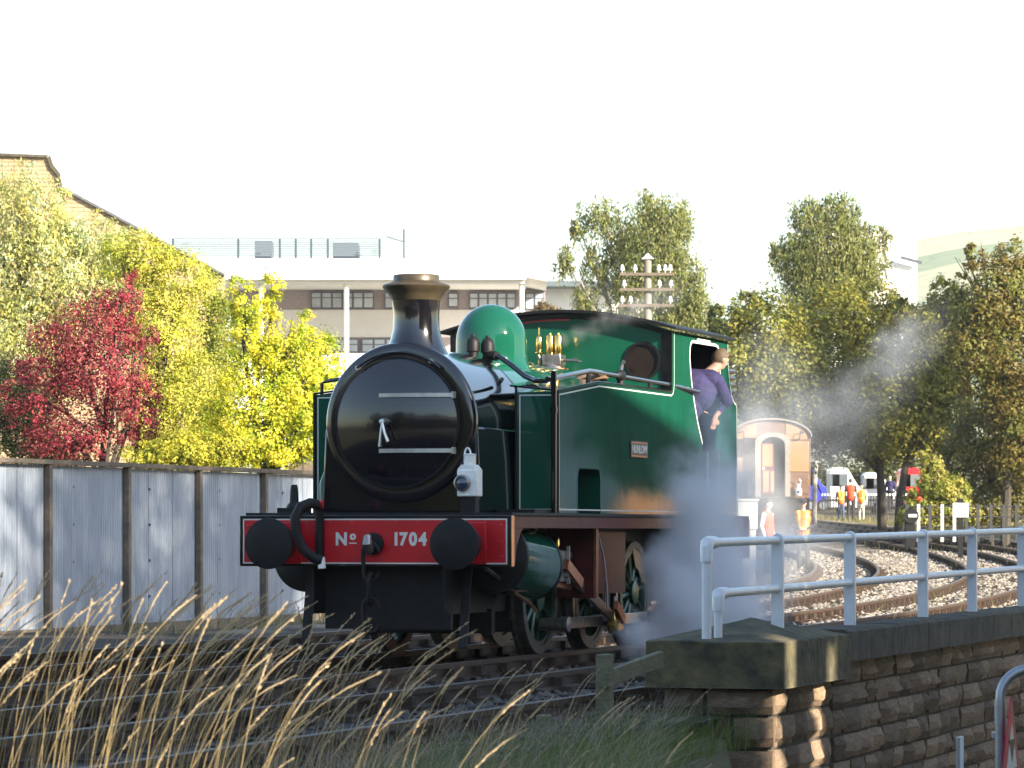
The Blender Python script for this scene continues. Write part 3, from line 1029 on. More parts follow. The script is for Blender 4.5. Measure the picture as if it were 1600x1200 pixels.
# cab
ARC = []
for i in range(25):
    x = -1.25 + 2.5 * i / 24
    ARC.append((x, 3.42 - 0.20 * (abs(x) / 1.25) ** 2))
front = [(-1.2, 2.55), (1.2, 2.55)] + [(x * 0.965, z - 0.012) for x, z in ARC[::-1]]


def ring_face(outer, holes, y0, y1, name, m, parent):
    """plate with round holes, filled by bridging with bmesh"""
    import bmesh
    bm = bmesh.new()
    es = []
    for loop in [outer] + holes:
        vs = [bm.verts.new((x, y0, z)) for x, z in loop]
        for i in range(len(vs)):
            es.append(bm.edges.new((vs[i], vs[(i + 1) % len(vs)])))
    bmesh.ops.triangle_fill(bm, use_beauty=True, use_dissolve=False, edges=es)
    g = bmesh.ops.extrude_face_region(bm, geom=list(bm.faces))
    for v in [e for e in g['geom'] if isinstance(e, bmesh.types.BMVert)]:
        v.co.y = y1
    bmesh.ops.recalc_face_normals(bm, faces=list(bm.faces))
    me = bpy.data.meshes.new(name)
    bm.to_mesh(me)
    bm.free()
    me.materials.append(M[m])
    return link(name, me, parent)


def circ(c, r, n=32):
    return [(c[0] + r * math.cos(2 * math.pi * i / n), c[1] + r * math.sin(2 * math.pi * i / n)) for i in range(n)]


WC = (0.885, 2.905)
cab = ring_face(front, [circ(WC, 0.175), circ((-WC[0], WC[1]), 0.175)], 5.395, 5.41, 'cab_front', 'green_flat', loco)
for sx in (1, -1):
    Q('window_rim', MB().lathe([(0.172, 0.0), (0.20, 0.0), (0.20, 0.014), (0.172, 0.014), (0.172, 0.0)], (sx * WC[0], 5.394, WC[1]), (0, -1, 0), n=40, capA=False, capB=False), 'black_dull', cab)
    Q('window_glass', MB().lathe([(0.175, 0), (0.175, 0.004)], (sx * WC[0], 5.406, WC[1]), (0, -1, 0), n=32), 'cab_glass', cab)
Q('cab_edge_band', MB().box(1.09, 1.2, 5.378, 5.3945, 2.56, 3.2), 'black', cab)
Q('cab_edge_band', MB().box(-1.2, -1.09, 5.378, 5.3945, 2.56, 3.2), 'black', cab)
arcb = MB().ribbon([(x * 0.95, 5.392, z - 0.045) for x, z in ARC], 0.05, (0, -1, 0))
Q('cab_arc_band', arcb, 'black', cab)
Q('cab_arc_line', MB().ribbon([(x * 0.92, 5.391, z - 0.078) for x, z in ARC[:14]], 0.014, (0, -1, 0)), 'red_line', cab)
# roof
ro = MB()
for (y0, y1) in ((5.26, 7.66),):
    up = [(x * 1.02, z + 0.02) for x, z in ARC]
    dn = [(x * 1.02, z - 0.008) for x, z in ARC[::-1]]
    ro.prism(up + dn, lambda a, b: (a, y0, b), lambda a, b: (a, y1, b))
Q('cab_roof', ro, 'black_dull', loco, ang=30)
SIDE = [(5.4, 1.33), (6.57, 1.33), (6.57, 2.08), (6.50, 2.16), (6.38, 2.30), (6.25, 2.50), (6.14, 2.72), (6.07, 2.96), (6.085, 3.07), (6.12, 3.12), (6.18, 3.14), (7.08, 3.145), (7.18, 3.13), (7.24, 3.07), (7.26, 2.98), (7.28, 2.5), (7.22, 2.3), (7.12, 2.1), (7.10, 1.9), (7.10, 1.33), (7.98, 1.33), (7.98, 2.50), (7.95, 2.535), (7.86, 2.56), (7.76, 2.63), (7.69, 2.75), (7.63, 2.92), (7.60, 3.21), (5.4, 3.21)]
OPEN = SIDE[1:20]
for sg in (1, -1):
    cs = Q('cab_side', MB().prism(SIDE, lambda a, b: (sg * 1.18, a, b), lambda a, b: (sg * 1.2, a, b)), 'green', loco, smooth=False)
    if sg > 0:
        Q('opening_lining', MB().ribbon([(1.2005, a, b) for a, b in [(a - 0.012 if a < 6.7 else a + 0.0, b) for a, b in OPEN[1:15]]], 0.03, (1, 0, 0)), 'white_line', cs)
        Q('rear_lining', MB().ribbon([(1.2005, a - 0.025, b) for a, b in SIDE[20:28]], 0.016, (1, 0, 0)), 'white_line', cs)
        Q('bottom_lining', MB().ribbon([(1.2005, 7.16, 1.36), (7.9 and 1.2005, 7.94, 1.36)], 0.013, (1, 0, 0)), 'white_line', cs)
        for y in (6.62, 7.06):
            Q('door_handrail', MB().tube([(1.235, y, 1.42), (1.235, y, 2.0)], 0.013, 8), 'steel_oily', cs)
        Q('cab_vent', MB().box(1.2, 1.206, 6.35, 6.85, 3.16, 3.18), 'white_line', cs)
Q('daylight_blocker', MB().box(-1.175, -1.165, 6.0, 7.3, 1.9, 3.18), 'black_dull', loco)  # panel added to keep daylight out through the far cab opening
Q('cab_floor', MB().box(-1.17, 1.17, 5.42, 7.5, 1.33, 1.36), 'black_dull', loco)
Q('cab_rear', MB().box(-1.17, 1.17, 7.5, 7.53, 1.36, 2.3), 'black_dull', loco)
Q('cab_spectacle_plate', MB().box(-1.17, 1.17, 7.53, 7.55, 2.3, 3.2), 'cab_inside', loco)
Q('backhead', MB().lathe([(0.66, 5.42), (0.66, 5.9)], (0, 0, 2.1), (0, 1, 0), n=32), 'black_dull', loco)
bk = Q('bunker', MB().box(-1.18, 1.18, 7.96, 7.98, 1.33, 2.5), 'green', loco)
for k in range(4):
    z = 2.90 - 0.072 * k
    Q('coal_rail', MB().tube([(1.15, 7.62, z), (1.15, 8.02, z - 0.0), (1.10, 8.06, z), (-1.1, 8.06, z)], 0.026, 8), 'steel_oily', bk)
# footsteps
fs = Q('cab_steps', MB().box(1.12, 1.2, 7.5, 8.16, 0.86, 1.2), 'maroon', loco)
Q('tread', MB().box(0.95, 1.24, 6.5, 7.1, 0.42, 0.45), 'black_dull', loco)
Q('step_hanger', MB().box(1.0, 1.02, 6.5, 7.1, 0.42, 1.2), 'maroon', loco)
# motion bracket plate in dark red
Q('motion_plate', MB().box(0.66, 1.16, 2.9, 2.93, 0.52, 1.19), 'maroon', loco, bevel=0.004)
Q('plate_edge', MB().box(1.14, 1.165, 2.88, 2.95, 0.52, 1.19), 'copper', loco)
Q('frame_stretcher', MB().box(0.63, 1.0, 3.25, 4.4, 0.55, 1.15), 'maroon', loco)

# cylinders
for sg in (1, -1):
    ax = Vector((0, 1, -0.09)).normalized()
    c0 = Vector((sg * 0.90, 0.62, 0.93))
    cy = Q('cylinder', MB().lathe([(0.30, 0.03), (0.315, 0.05), (0.315, 1.02), (0.30, 1.04)], c0, ax, n=48), 'green', loco)
    Q('cylinder_cover', MB().lathe([(0.15, -0.09), (0.2, -0.07), (0.29, -0.04), (0.325, -0.02), (0.325, 0.035)], c0, ax, n=48), 'black_dull', cy)
    Q('cylinder_band', MB().lathe([(0.32, 1.0), (0.32, 1.05), (0.26, 1.055)], c0, ax, n=48, capA=False), 'black_dull', cy)
    if sg > 0:
        for p in ((1.08, 0.95, 1.22), (1.1, 1.55, 1.17)):
            pass
        Q('oil_cup', MB().lathe([(0.012, 0), (0.025, 0.02), (0.03, 0.07), (0.015, 0.09), (0.012, 0.12)], (1.0, 1.5, 1.16), n=10), 'brass', cy)
        Q('gland', MB().lathe([(0.09, 0), (0.09, 0.06), (0.05, 0.07), (0.05, 0.14)], c0 + ax * 1.05, ax, n=16), 'steel_oily', cy)
        sbm = Q('slide_bar', MB().bar((0.92, 1.68, 1.02), (0.92, 2.75, 0.93), 0.09, 0.045), 'steel_oily', loco)
        Q('slide_bar', MB().bar((0.92, 1.68, 0.71), (0.92, 2.75, 0.62), 0.09, 0.045), 'copper', loco)
        xh = Q('crosshead', MB().box(0.86, 1.0, 2.15, 2.45, 0.68, 0.98), 'steel_oily', loco, bevel=0.012)
        Q('crosshead_arm', MB().bar((1.03, 2.35, 0.85), (1.06, 2.72, 0.66), 0.05, 0.1), 'copper', xh)
        Q('oil_cup', MB().lathe([(0.015, 0), (0.03, 0.02), (0.03, 0.09), (0.012, 0.12)], (0.95, 2.3, 1.0), n=10), 'brass', xh)
        Q('piston_rod', MB().tube([(0.9, 1.65, 0.835), (0.9, 2.2, 0.79)], 0.035, 10), 'steel', loco)
        Q('drop_link', MB().bar((1.02, 2.45, 1.02), (1.02, 2.45, 0.66), 0.03, 0.03, up=(0, 1, 0)), 'steel', loco)
        Q('drain_pipe', MB().tube([(1.0, 0.9, 0.6), (1.02, 1.3, 0.5), (1.0, 1.55, 0.42)], 0.015, 6), 'copper', loco)

# wheels
WR = 0.53
for sg in (1, -1):
    for wi, wy in enumerate((2.32, 3.95, 5.46)):
        c = (sg * 0.70, wy, WR)
        ax = (sg, 0, 0)
        wl = Q('wheel', MB().lathe([(WR - 0.075, -0.02), (WR - 0.075, 0.075), (WR - 0.12, 0.075), (WR - 0.12, -0.02), (WR - 0.075, -0.02)], c, ax, n=48, capA=False, capB=False), 'green_shaded', loco)
        Q('tyre', MB().lathe([(WR - 0.076, -0.05), (WR + 0.028, -0.05), (WR + 0.028, -0.02), (WR, 0.0), (WR - 0.004, 0.085), (WR - 0.076, 0.085), (WR - 0.076, -0.05)], c, ax, n=56, capA=False, capB=False), 'tyre_steel', wl)
        hub = Q('hub', MB().lathe([(0.12, -0.06), (0.12, 0.09), (0.09, 0.1)], c, ax, n=24), 'green_shaded', wl)
        sk = MB()
        for k_ in range(12):
            a = 2 * math.pi * k_ / 12 + 0.13
            sk.tube([(c[0] + sg * 0.03, c[1] + 0.1 * math.cos(a), c[2] + 0.1 * math.sin(a)), (c[0] + sg * 0.03, c[1] + (WR - 0.11) * math.cos(a), c[2] + (WR - 0.11) * math.sin(a))], [0.033, 0.024], 6)
        tag(Q('spokes', sk, 'green_shaded', wl), kind='stuff')
        wt = [(c[1] + rr * math.cos(R(a)), c[2] + rr * math.sin(R(a))) for rr, aa in ((WR - 0.09, np.linspace(10, 100, 9)), (0.26, np.linspace(85, 25, 5))) for a in aa]
        Q('balance_weight', MB().prism(wt, lambda a, b: (c[0] + sg * 0.01, a, b), lambda a, b: (c[0] + sg * 0.085, a, b)), 'green_shaded', wl)
        Q('crank_pin', MB().lathe([(0.06, 0), (0.06, 0.2), (0.075, 0.2), (0.075, 0.28), (0.03, 0.29)], (sg * 0.78, wy + 0.03, WR - 0.25), ax, n=16), 'steel_oily', wl)
    x = sg * 0.90
    zc = WR - 0.25
    rd = Q('coupling_rod', MB().box(x - 0.02, x + 0.02, 2.35, 3.98, zc - 0.055, zc + 0.055), 'steel_oily', loco, bevel=0.008)
    Q('coupling_rod', MB().box(x - 0.02, x + 0.02, 4.05, 5.49, zc - 0.055, zc + 0.055), 'steel', loco, bevel=0.008)
    if sg > 0:
        Q('connecting_rod', MB().bar((1.02, 2.4, 0.78), (1.02, 3.98, zc), 0.04, 0.1), 'steel_oily', loco)
        be = Q('big_end', MB().box(0.97, 1.08, 3.86, 4.10, zc - 0.13, zc + 0.13), 'brass', loco, bevel=0.03)
        Q('oil_cup', MB().lathe([(0.02, 0), (0.02, 0.1), (0.012, 0.11)], (1.02, 3.98, zc + 0.13), n=8), 'steel', be)
        Q('return_crank', MB().bar((1.11, 3.98, zc), (1.11, 3.70, zc + 0.16), 0.04, 0.09), 'copper', be)
        Q('reach_rod', MB().tube([(1.08, 3.2, 1.15), (1.08, 3.4, 0.9), (1.08, 3.5, 0.6), (1.08, 3.52, 0.42)], 0.012, 6), 'steel', loco)
        for wy in (3.3, 4.75):
            Q('brake_hanger', MB().bar((0.76, wy, 1.1), (0.76, wy + 0.06, 0.25), 0.05, 0.07, up=(1, 0, 0)), 'steel_oily', loco)
    for wy in (2.95, 4.62, 6.1):
        Q('brake_block', MB().box(sg * 0.70 - 0.06, sg * 0.70 + 0.06, wy - 0.05, wy + 0.04, 0.38, 0.72), 'black_dull', loco)

# ------------------------------------------------------------------ white oil lamp on the running plate
lp = LW(0.73, 0.42, 1.40)
lamp = thing('oil_lamp', 'white enamelled oil lamp with round lens standing beside the smokebox', 'lamp', lp, -TH)
Q('lamp_body', MB().box(-0.085, 0.105, -0.08, 0.08, 0.07, 0.31), 'white_enamel', lamp, bevel=0.01)
Q('lamp_shoulder', MB().prism([(-0.085, 0.31), (0.105, 0.31), (0.065, 0.355), (-0.045, 0.355)], lambda a, b: (a, -0.07, b), lambda a, b: (a, 0.07, b)), 'white_enamel', lamp)
Q('lamp_chimney', MB().lathe([(0.055, 0), (0.055, 0.085), (0.062, 0.09), (0.04, 0.10)], (0.01, 0, 0.355), n=20), 'white_enamel', lamp)
Q('lamp_handle', MB().tube([(-0.01 + 0.028 * math.cos(a), 0, 0.45 + 0.055 * math.sin(a)) for a in np.linspace(-0.2, math.pi + 0.2, 13)], 0.008, 8), 'white_enamel', lamp)
lr = Q('lens_ring', MB().lathe([(0.075, 0), (0.075, 0.03), (0.06, 0.035), (0.06, 0.01)], (-0.03, -0.08, 0.19), (0, -1, 0), n=28, capA=False, capB=False), 'steel_oily', lamp)
Q('lens', MB().lathe([(0.064, 0.005), (0.055, 0.022), (0.03, 0.034), (0, 0.037)], (-0.03, -0.08, 0.19), (0, -1, 0), n=28, capA=False), 'lens', lr)
Q('lamp_socket', MB().box(-0.06, 0.08, -0.05, 0.05, 0.0, 0.07), 'black_dull', lamp)
Q('lamp_bracket', MB().box(0.67, 0.81, 0.36, 0.48, 1.325, 1.40).bar((0.70, 0.44, 1.40), (0.66, 0.52, 1.33), 0.03, 0.02), 'black_dull', loco)

# folded sack on the tank top
ck_ = LW(0.93, 3.45, 2.62)
sk_ = MB()
for i in range(9):
    a = i / 8
    sk_.v += []
nx_, ny_ = 10, 7
for i in range(nx_):
    for jj in range(ny_):
        u, v = i / (nx_ - 1) - 0.5, jj / (ny_ - 1) - 0.5
        hgt = max(0, 0.10 * (1 - (2 * u) ** 2) * (1 - (2 * v) ** 2) ** 0.5 * (1 + 0.4 * math.sin(u * 14 + v * 6))) + 0.05 * max(0, u)
        sk_.v.append((u * 0.34, v * 0.5, hgt * 0.8 + 0.012))
for i in range(nx_ - 1):
    for jj in range(ny_ - 1):
        sk_.f.append((i * ny_ + jj, (i + 1) * ny_ + jj, (i + 1) * ny_ + jj + 1, i * ny_ + jj + 1))
o = sk_.build('sack', M['sack'], None, ang=180)
md = o.modifiers.new('thick', 'SOLIDIFY')
md.thickness = 0.02
o.location = ck_
tag(o, 'small crumpled brown sack lying on the top of the right hand water tank', 'sack')

# ------------------------------------------------------------------ stone pier, parapet wall, railing
def stone_variant(seed, gx=4, gz=4, rough=0.22, mat_='stone'):
    """unit rock-faced stone: face towards +X, length along Y, height along Z, sizes -0.5..0.5"""
    r = random.Random(seed)
    mb = MB()
    for i in range(gz):
        for j in range(gx):
            y, z = j / (gx - 1) - 0.5, i / (gz - 1) - 0.5
            edge = i in (0, gz - 1) or j in (0, gx - 1)
            x = 0.5 - (0.34 + r.uniform(0, 0.10) if edge else r.uniform(-rough * 0.3, rough))
            if edge:
                y *= 0.965 - r.uniform(0, 0.03)
                z *= 0.95 - r.uniform(0, 0.06)
            else:
                y += r.uniform(-0.06, 0.06)
                z += r.uniform(-0.06, 0.06)
            mb.v.append((x, y, z))
    for i in range(gz - 1):
        for j in range(gx - 1):
            a = i * gx + j
            mb.f.append((a, a + 1, a + gx + 1, a + gx))
    rim = [j for j in range(gx)] + [i * gx + gx - 1 for i in range(1, gz)] + [(gz - 1) * gx + j for j in range(gx - 2, -1, -1)] + [i * gx for i in range(gz - 2, 0, -1)]
    o = len(mb.v)
    for k in rim:
        x, y, z = mb.v[k]
        mb.v.append((-0.5, y, z))
    n = len(rim)
    for k in range(n):
        mb.f.append((rim[(k + 1) % n], rim[k], o + k, o + (k + 1) % n))
    return mb.mesh('stone', M[mat_], smooth=True, ang=28)


SV = [stone_variant(i) for i in range(14)]
SV_flat = [stone_variant(50 + i, rough=0.14) for i in range(5)]

WF = 4.92
wall = thing('parapet_wall', 'long dark gritstone parapet wall of rock-faced courses along the lower right corner', 'wall', LW(0, 0, 0), -TH)
WT0, WT1, ZT, ZB = -3.02, 7.2, 0.15, -1.7
Q('wall_core', MB().box(4.66, WF - 0.075, WT0, WT1, -1.9, 0.155), 'mortar', wall)
rw = random.Random(3)
z = ZT
row = 0
while z > -1.25:
    h = rw.uniform(0.17, 0.225)
    t = WT0 + rw.uniform(0, 0.1)
    while t < WT1:
        ln_ = rw.uniform(0.24, 0.62)
        ln_ = min(ln_, WT1 - t + 0.05)
        if ln_ > 0.12:
            o = link('stone', rw.choice(SV), wall, (WF - 0.07 + rw.uniform(-0.012, 0.02), t + ln_ / 2, z - h / 2), (0, 0, 0 if rw.random() < 0.5 else 0), (0.14 + rw.uniform(0, 0.04), ln_ - 0.012, h - 0.008))
        t += ln_
    z -= h
    row += 1
t = WT0
while t < WT1:
    ln_ = rw.uniform(0.8, 1.25)
    link('coping_stone', MB().prism([(4.60, 0.155), (5.0, 0.155), (5.0, 0.385), (4.97, 0.405), (4.63, 0.41), (4.60, 0.39)], lambda a, b: (a + rw.uniform(-0.004, 0.004), t + 0.006, b), lambda a, b: (a + rw.uniform(-0.004, 0.004), t + ln_ - 0.006, b + rw.uniform(-0.006, 0.006))).mesh('coping_stone', M['cope'], smooth=False), wall)
    t += ln_

pier = thing('stone_pier', 'square end pier of the parapet wall with a thick mossy hipped cap stone', 'pier', LW(0, 0, 0), -TH)
PX0, PX1, PT0, PT1 = 4.08, 4.92, -4.98, -3.08
Q('pier_core', MB().box(PX0 + 0.06, PX1 - 0.06, PT0 + 0.06, PT1, -1.9, 0.03), 'mortar', pier)
z = 0.03
row = 0
while z > -1.3:
    h = (0.20, 0.235, 0.22, 0.24, 0.21, 0.24, 0.22)[row % 7]
    # face towards the viewer (normal -t)
    cut = (0.38, 0.62, 0.30, 0.55, 0.42, 0.66, 0.35)[row % 7]
    segs = [(PX0, PX0 + cut * (PX1 - PX0)), (PX0 + cut * (PX1 - PX0), PX1)]
    for a, b in segs:
        link('stone', rw.choice(SV_flat), pier, ((a + b) / 2, PT0 + 0.05, z - h / 2), (0, 0, R(-90)), (0.16 + rw.uniform(0, 0.03), b - a - 0.012, h - 0.01))
    t = PT0 + 0.02 + (0.0 if row % 2 else 0.1)
    t0 = PT0 + 0.03
    for ln_ in ((0.30, 0.42, 0.38, 0.45, 0.35) if row % 2 else (0.5, 0.36, 0.4, 0.3, 0.34)):
        b = min(t0 + ln_, PT1)
        if b - t0 > 0.1:
            link('stone', rw.choice(SV), pier, (PX1 - 0.06 + rw.uniform(-0.01, 0.015), (t0 + b) / 2, z - h / 2), (0, 0, 0), (0.15, b - t0 - 0.012, h - 0.01))
        t0 = b
    t0 = PT0 + 0.03
    for ln_ in (0.6, 0.5, 0.5, 0.3):
        b = min(t0 + ln_, PT1)
        if b - t0 > 0.1:
            link('stone', rw.choice(SV), pier, (PX0 + 0.06, (t0 + b) / 2, z - h / 2), (0, 0, R(180)), (0.15, b - t0 - 0.012, h - 0.01))
        t0 = b
    z -= h
    row += 1
import bmesh


def cap_block(x0, x1, t0, t1, name):
    mb = MB()
    z0, z1, z2 = 0.035, 0.37, 0.52
    nx, nt_ = 7, 11
    for i in range(nt_):
        for jj in range(nx):
            u, v = jj / (nx - 1), i / (nt_ - 1)
            x, t = x0 + (x1 - x0) * u, t0 + (t1 - t0) * v
            d = min((x - 3.99) / 0.5, (5.01 - x) / 0.5, (t + 5.07) / 1.0, (-2.95 - t) / 1.0)
            zz = z1 + (z2 - z1) * max(0, min(1, d)) + random.uniform(-0.008, 0.008)
            mb.v.append((x, t, zz))
    for i in range(nt_ - 1):
        for jj in range(nx - 1):
            a = i * nx + jj
            mb.f.append((a, a + 1, a + nx + 1, a + nx))
    rim = [jj for jj in range(nx)] + [i * nx + nx - 1 for i in range(1, nt_)] + [(nt_ - 1) * nx + jj for jj in range(nx - 2, -1, -1)] + [i * nx for i in range(nt_ - 2, 0, -1)]
    o = len(mb.v)
    for k in rim:
        x, t, zz = mb.v[k]
        mb.v.append((x + random.uniform(-0.008, 0.008), t + random.uniform(-0.008, 0.008), z0))
    n = len(rim)
    for k in range(n):
        mb.f.append((rim[(k + 1) % n], rim[k], o + k, o + (k + 1) % n))
    mb.f.append(tuple(o + k for k in range(n)))
    return Q(name, mb, 'moss', pier, ang=30, bevel=0.008)


cap_block(3.99, 5.01, -5.07, -4.02, 'cap_stone')
cap_block(3.99, 5.01, -4.012, -2.95, 'cap_stone')

# railing
rl = thing('railing', 'white painted two-rail pedestrian railing standing on the coping of the parapet wall', 'railing', LW(0, 0, 0), -TH)
RX = 4.72


def rt(px):
    return at_lat(px, 830, RX)[0]


posts = [(1215, 835), (1328, 830), (1442, 830), (1519, 829.5), (1597, 828)]
t_end = rt(1104)
zt0, zt1 = 1.075, 1.165
ta, tb = t_end, rt(1640) + 2.5


def zrail(t):
    return 1.08 + (t - t_end) / (rt(1600) - t_end) * 0.085


def zmid(t):
    tA, zA = at_lat(1140, 926, RX)
    tB, zB = at_lat(1597, 888, RX)
    return zA + (zB - zA) * (t - tA) / (tB - tA)


Q('top_rail', MB().tube([(RX, ta + 0.02, zrail(ta)), (RX, tb, zrail(tb))], 0.031, 12), 'rail_white', rl)
tm = rt(1122)
Q('middle_rail', MB().tube([(RX, tm + 0.02, zmid(tm)), (RX, tb, zmid(tb))], 0.031, 12), 'rail_white', rl)
Q('end_post', MB().tube([(RX, ta, 0.42), (RX, ta, zrail(ta) - 0.02)], 0.034, 12), 'rail_white', rl)
Q('elbow', MB().tube([(RX, ta, zrail(ta) - 0.13), (RX, ta, zrail(ta) - 0.03), (RX, ta + 0.02, zrail(ta) - 0.005), (RX, ta + 0.06, zrail(ta)), (RX, ta + 0.22, zrail(ta) + 0.002)], [0.045, 0.046, 0.048, 0.046, 0.042], 12), 'rail_white', rl)
Q('end_post', MB().tube([(RX, tm, 0.42), (RX, tm, zmid(tm) - 0.02)], 0.03, 12), 'rail_white', rl)
Q('elbow', MB().tube([(RX, tm, zmid(tm) - 0.12), (RX, tm, zmid(tm) - 0.03), (RX, tm + 0.02, zmid(tm) - 0.005), (RX, tm + 0.06, zmid(tm)), (RX, tm + 0.2, zmid(tm) + 0.002)], [0.042, 0.044, 0.046, 0.044, 0.04], 12), 'rail_white', rl)
for px, py in posts + [(1668, 828), (1740, 828)]:
    t = rt(px)
    zz = zrail(t)
    pr = [(-0.045, 0.36)] + [(-0.045, zz)] + [(0.045 * math.cos(a), zz + 0.05 * math.sin(a)) for a in np.linspace(math.pi * 0.9, math.pi * 0.1, 8)] + [(0.045, zz), (0.045, 0.36)]
    Q('post', MB().prism(pr, lambda a, b: (RX + a, t - 0.025, b), lambda a, b: (RX + a, t + 0.025, b)), 'rail_white', rl, bevel=0.004)

# low timber edging beside the pier
te = thing('timber_edging', 'low mossy timber post and board edging beside the stone pier', 'edging', LW(0, 0, 0), -TH)
t, z1 = at_lat(945, 1022, 4.28)
Q('post', MB().box(4.23, 4.33, t - 0.05, t + 0.05, -0.5, z1), 'timber', te, bevel=0.008)
a = at_lat(960, 1036, 4.28)
b = at_lat(1024, 1012, 4.28)
Q('board', MB().bar((4.30, a[0] - 0.3, a[1] - 0.10), (4.30, b[0] + 0.05, b[1] - 0.08), 0.05, 0.11), 'timber', te, bevel=0.006)
a = at_lat(930, 1160, 4.28)
b = at_lat(1020, 1128, 4.28)
Q('board', MB().bar((4.32, a[0] - 0.6, a[1] - 0.05), (4.32, b[0] + 0.3, b[1] - 0.03), 0.06, 0.12), 'timber', te, bevel=0.006)
t2 = at_lat(850, 1100, 4.28)[0]
Q('post', MB().box(4.24, 4.32, t2 - 0.04, t2 + 0.04, -0.5, 0.0), 'timber', te, bevel=0.008)

# road sign on a bent tube, and a thin white marker post
d = 18.6
p0 = P(1563, 830, d)
rs = thing('road_sign', 'red bordered triangular warning sign seen almost edge-on on a bent steel tube', 'road sign', (p0.x, p0.y, -1.3), 0)
x0, zt = 0.0, CZ + (HY - 1046) / F * d + 1.3
pts = [(0, 0, 0), (0, 0, zt - 0.17)]
for a in np.linspace(180, 90, 9):
    pts.append((0.15 + 0.15 * math.cos(R(a)), 0.02 * (180 - a) / 90, zt - 0.15 + 0.15 * math.sin(R(a))))
pts += [(0.4, 0.06, zt + 0.005), (0.7, 0.12, zt), (0.82, 0.13, zt - 0.06), (0.86, 0.13, zt - 0.2), (0.86, 0.13, 0)]
Q('tube_frame', MB().tube(pts, 0.026, 14), 'galv', rs)
Q('tube_sleeve', MB().tube([(0, 0, zt - 0.28), (0, 0, zt - 0.16)], 0.030, 14), 'galv', rs)
apx = P(1577, 1088, d)
sgn = link('sign_plate', None, rs, (apx.x - p0.x + 0.0, 0.10, apx.z + 1.3), (0, 0, R(80)))


def tri(w_, top, bot):
    return [(-w_ / 2, bot), (w_ / 2, bot), (0, top)]


S_, HH = 0.75, 0.65
a_ = R(80)
bm2 = MB().prism([(-S_ / 2, -HH), (S_ / 2, -HH), (0, 0)], lambda a, b: (a, 0.004, b), lambda a, b: (a, -0.004, b))
bpy.data.objects.remove(sgn)
sgn = link('sign_plate', bm2.mesh('sign_plate', M['sign_red'], smooth=False), rs, (apx.x - p0.x, -0.06, apx.z + 1.3), (0, 0, R(71)))
Q('sign_face', MB().prism([(-0.265, -HH + 0.065), (0.265, -HH + 0.065), (0, -0.135)], lambda a, b: (a, -0.0045, b), lambda a, b: (a, -0.0062, b)), 'sign_white', sgn, smooth=False)
Q('arrow_mark', MB().prism([(-0.075, -0.22), (0.075, -0.22), (0, -0.34)], lambda a, b: (a, -0.0064, b), lambda a, b: (a, -0.0075, b)), 'sign_black', sgn, smooth=False)
Q('arrow_mark', MB().prism([(-0.075, -0.575), (0.075, -0.575), (0, -0.50)], lambda a, b: (a, -0.0064, b), lambda a, b: (a, -0.0075, b)), 'sign_black', sgn, smooth=False)
for xa in (-0.13, -0.07, 0.07, 0.13):
    Q('stroke_mark', MB().box(xa - 0.016, xa + 0.016, -0.0075, -0.0064, -0.47, -0.37), 'sign_black', sgn, smooth=False)
Q('clip', MB().box(-0.03, 0.0, 0.02, 0.12, zt - 0.36, zt - 0.33), 'galv', rs)
p1 = P(1501, 1151, 20.5)
mp_ = thing('marker_post', 'thin white edged marker post standing before the parapet wall', 'post', (p1.x, p1.y, -1.3))
Q('post_edge', MB().box(-0.004, 0.016, -0.01, 0.03, 0, p1.z + 1.3), 'sign_white', mp_)
Q('post_back', MB().box(-0.02, -0.0045, -0.008, 0.06, 0, p1.z + 1.295), 'galv', mp_)

# ------------------------------------------------------------------ corrugated fence
FL = -9.5
fence = thing('corrugated_fence', 'tall corrugated sheet fence with brown posts on the left behind the tracks', 'fence', LW(0, 0, 0), -TH)
t75 = at_lat(75, 830, FL)[0] - 0.14
ZF0, ZF1 = -0.12, 2.03
for k in range(-3, 12):
    t = t75 + 2.47 * k
    Q('post', MB().box(FL + 0.03, FL + 0.12, t - 0.045, t + 0.045, -0.4, 2.04), 'post_brown', fence, bevel=0.008)
    # three lapped sheets to a bay
    for q in range(3):
        ta_, tb_ = t + q * 0.8233, t + (q + 1) * 0.8233 + 0.02
        n = 62
        V = []
        for zz in (ZF0, 0.9, ZF1):
            for i in range(n + 1):
                y = ta_ + (tb_ - ta_) * i / n
                V.append((FL + 0.022 * math.sin((y - t75) / 0.076 * 2 * math.pi) + 0.004 * q, y, zz))
        Fq = []
        for j_ in range(2):
            for i in range(n):
                a = j_ * (n + 1) + i
                Fq.append((a, a + 1, a + n + 2, a + n + 1))
        link('sheet', np_mesh('sheet', V, Fq, M['tin'], smooth=True), fence)
        bl = MB()
        for zz in (0.25, 0.75, 1.25, 1.75):
            bl.box(FL + 0.01, FL + 0.03, ta_ + 0.03, ta_ + 0.06, zz - 0.015, zz + 0.015)
        if q == 1:
            tag(Q('bolts', bl, 'frame_dark', fence), kind='stuff')
Q('cap_rail', MB().box(FL - 0.05, FL + 0.14, t75 - 7.6, t75 + 29, 2.04, 2.10), 'post_brown', fence)
Q('kicker_board', MB().box(FL - 0.02, FL + 0.05, t75 - 7.6, t75 + 29, -0.4, -0.12), 'post_brown', fence)

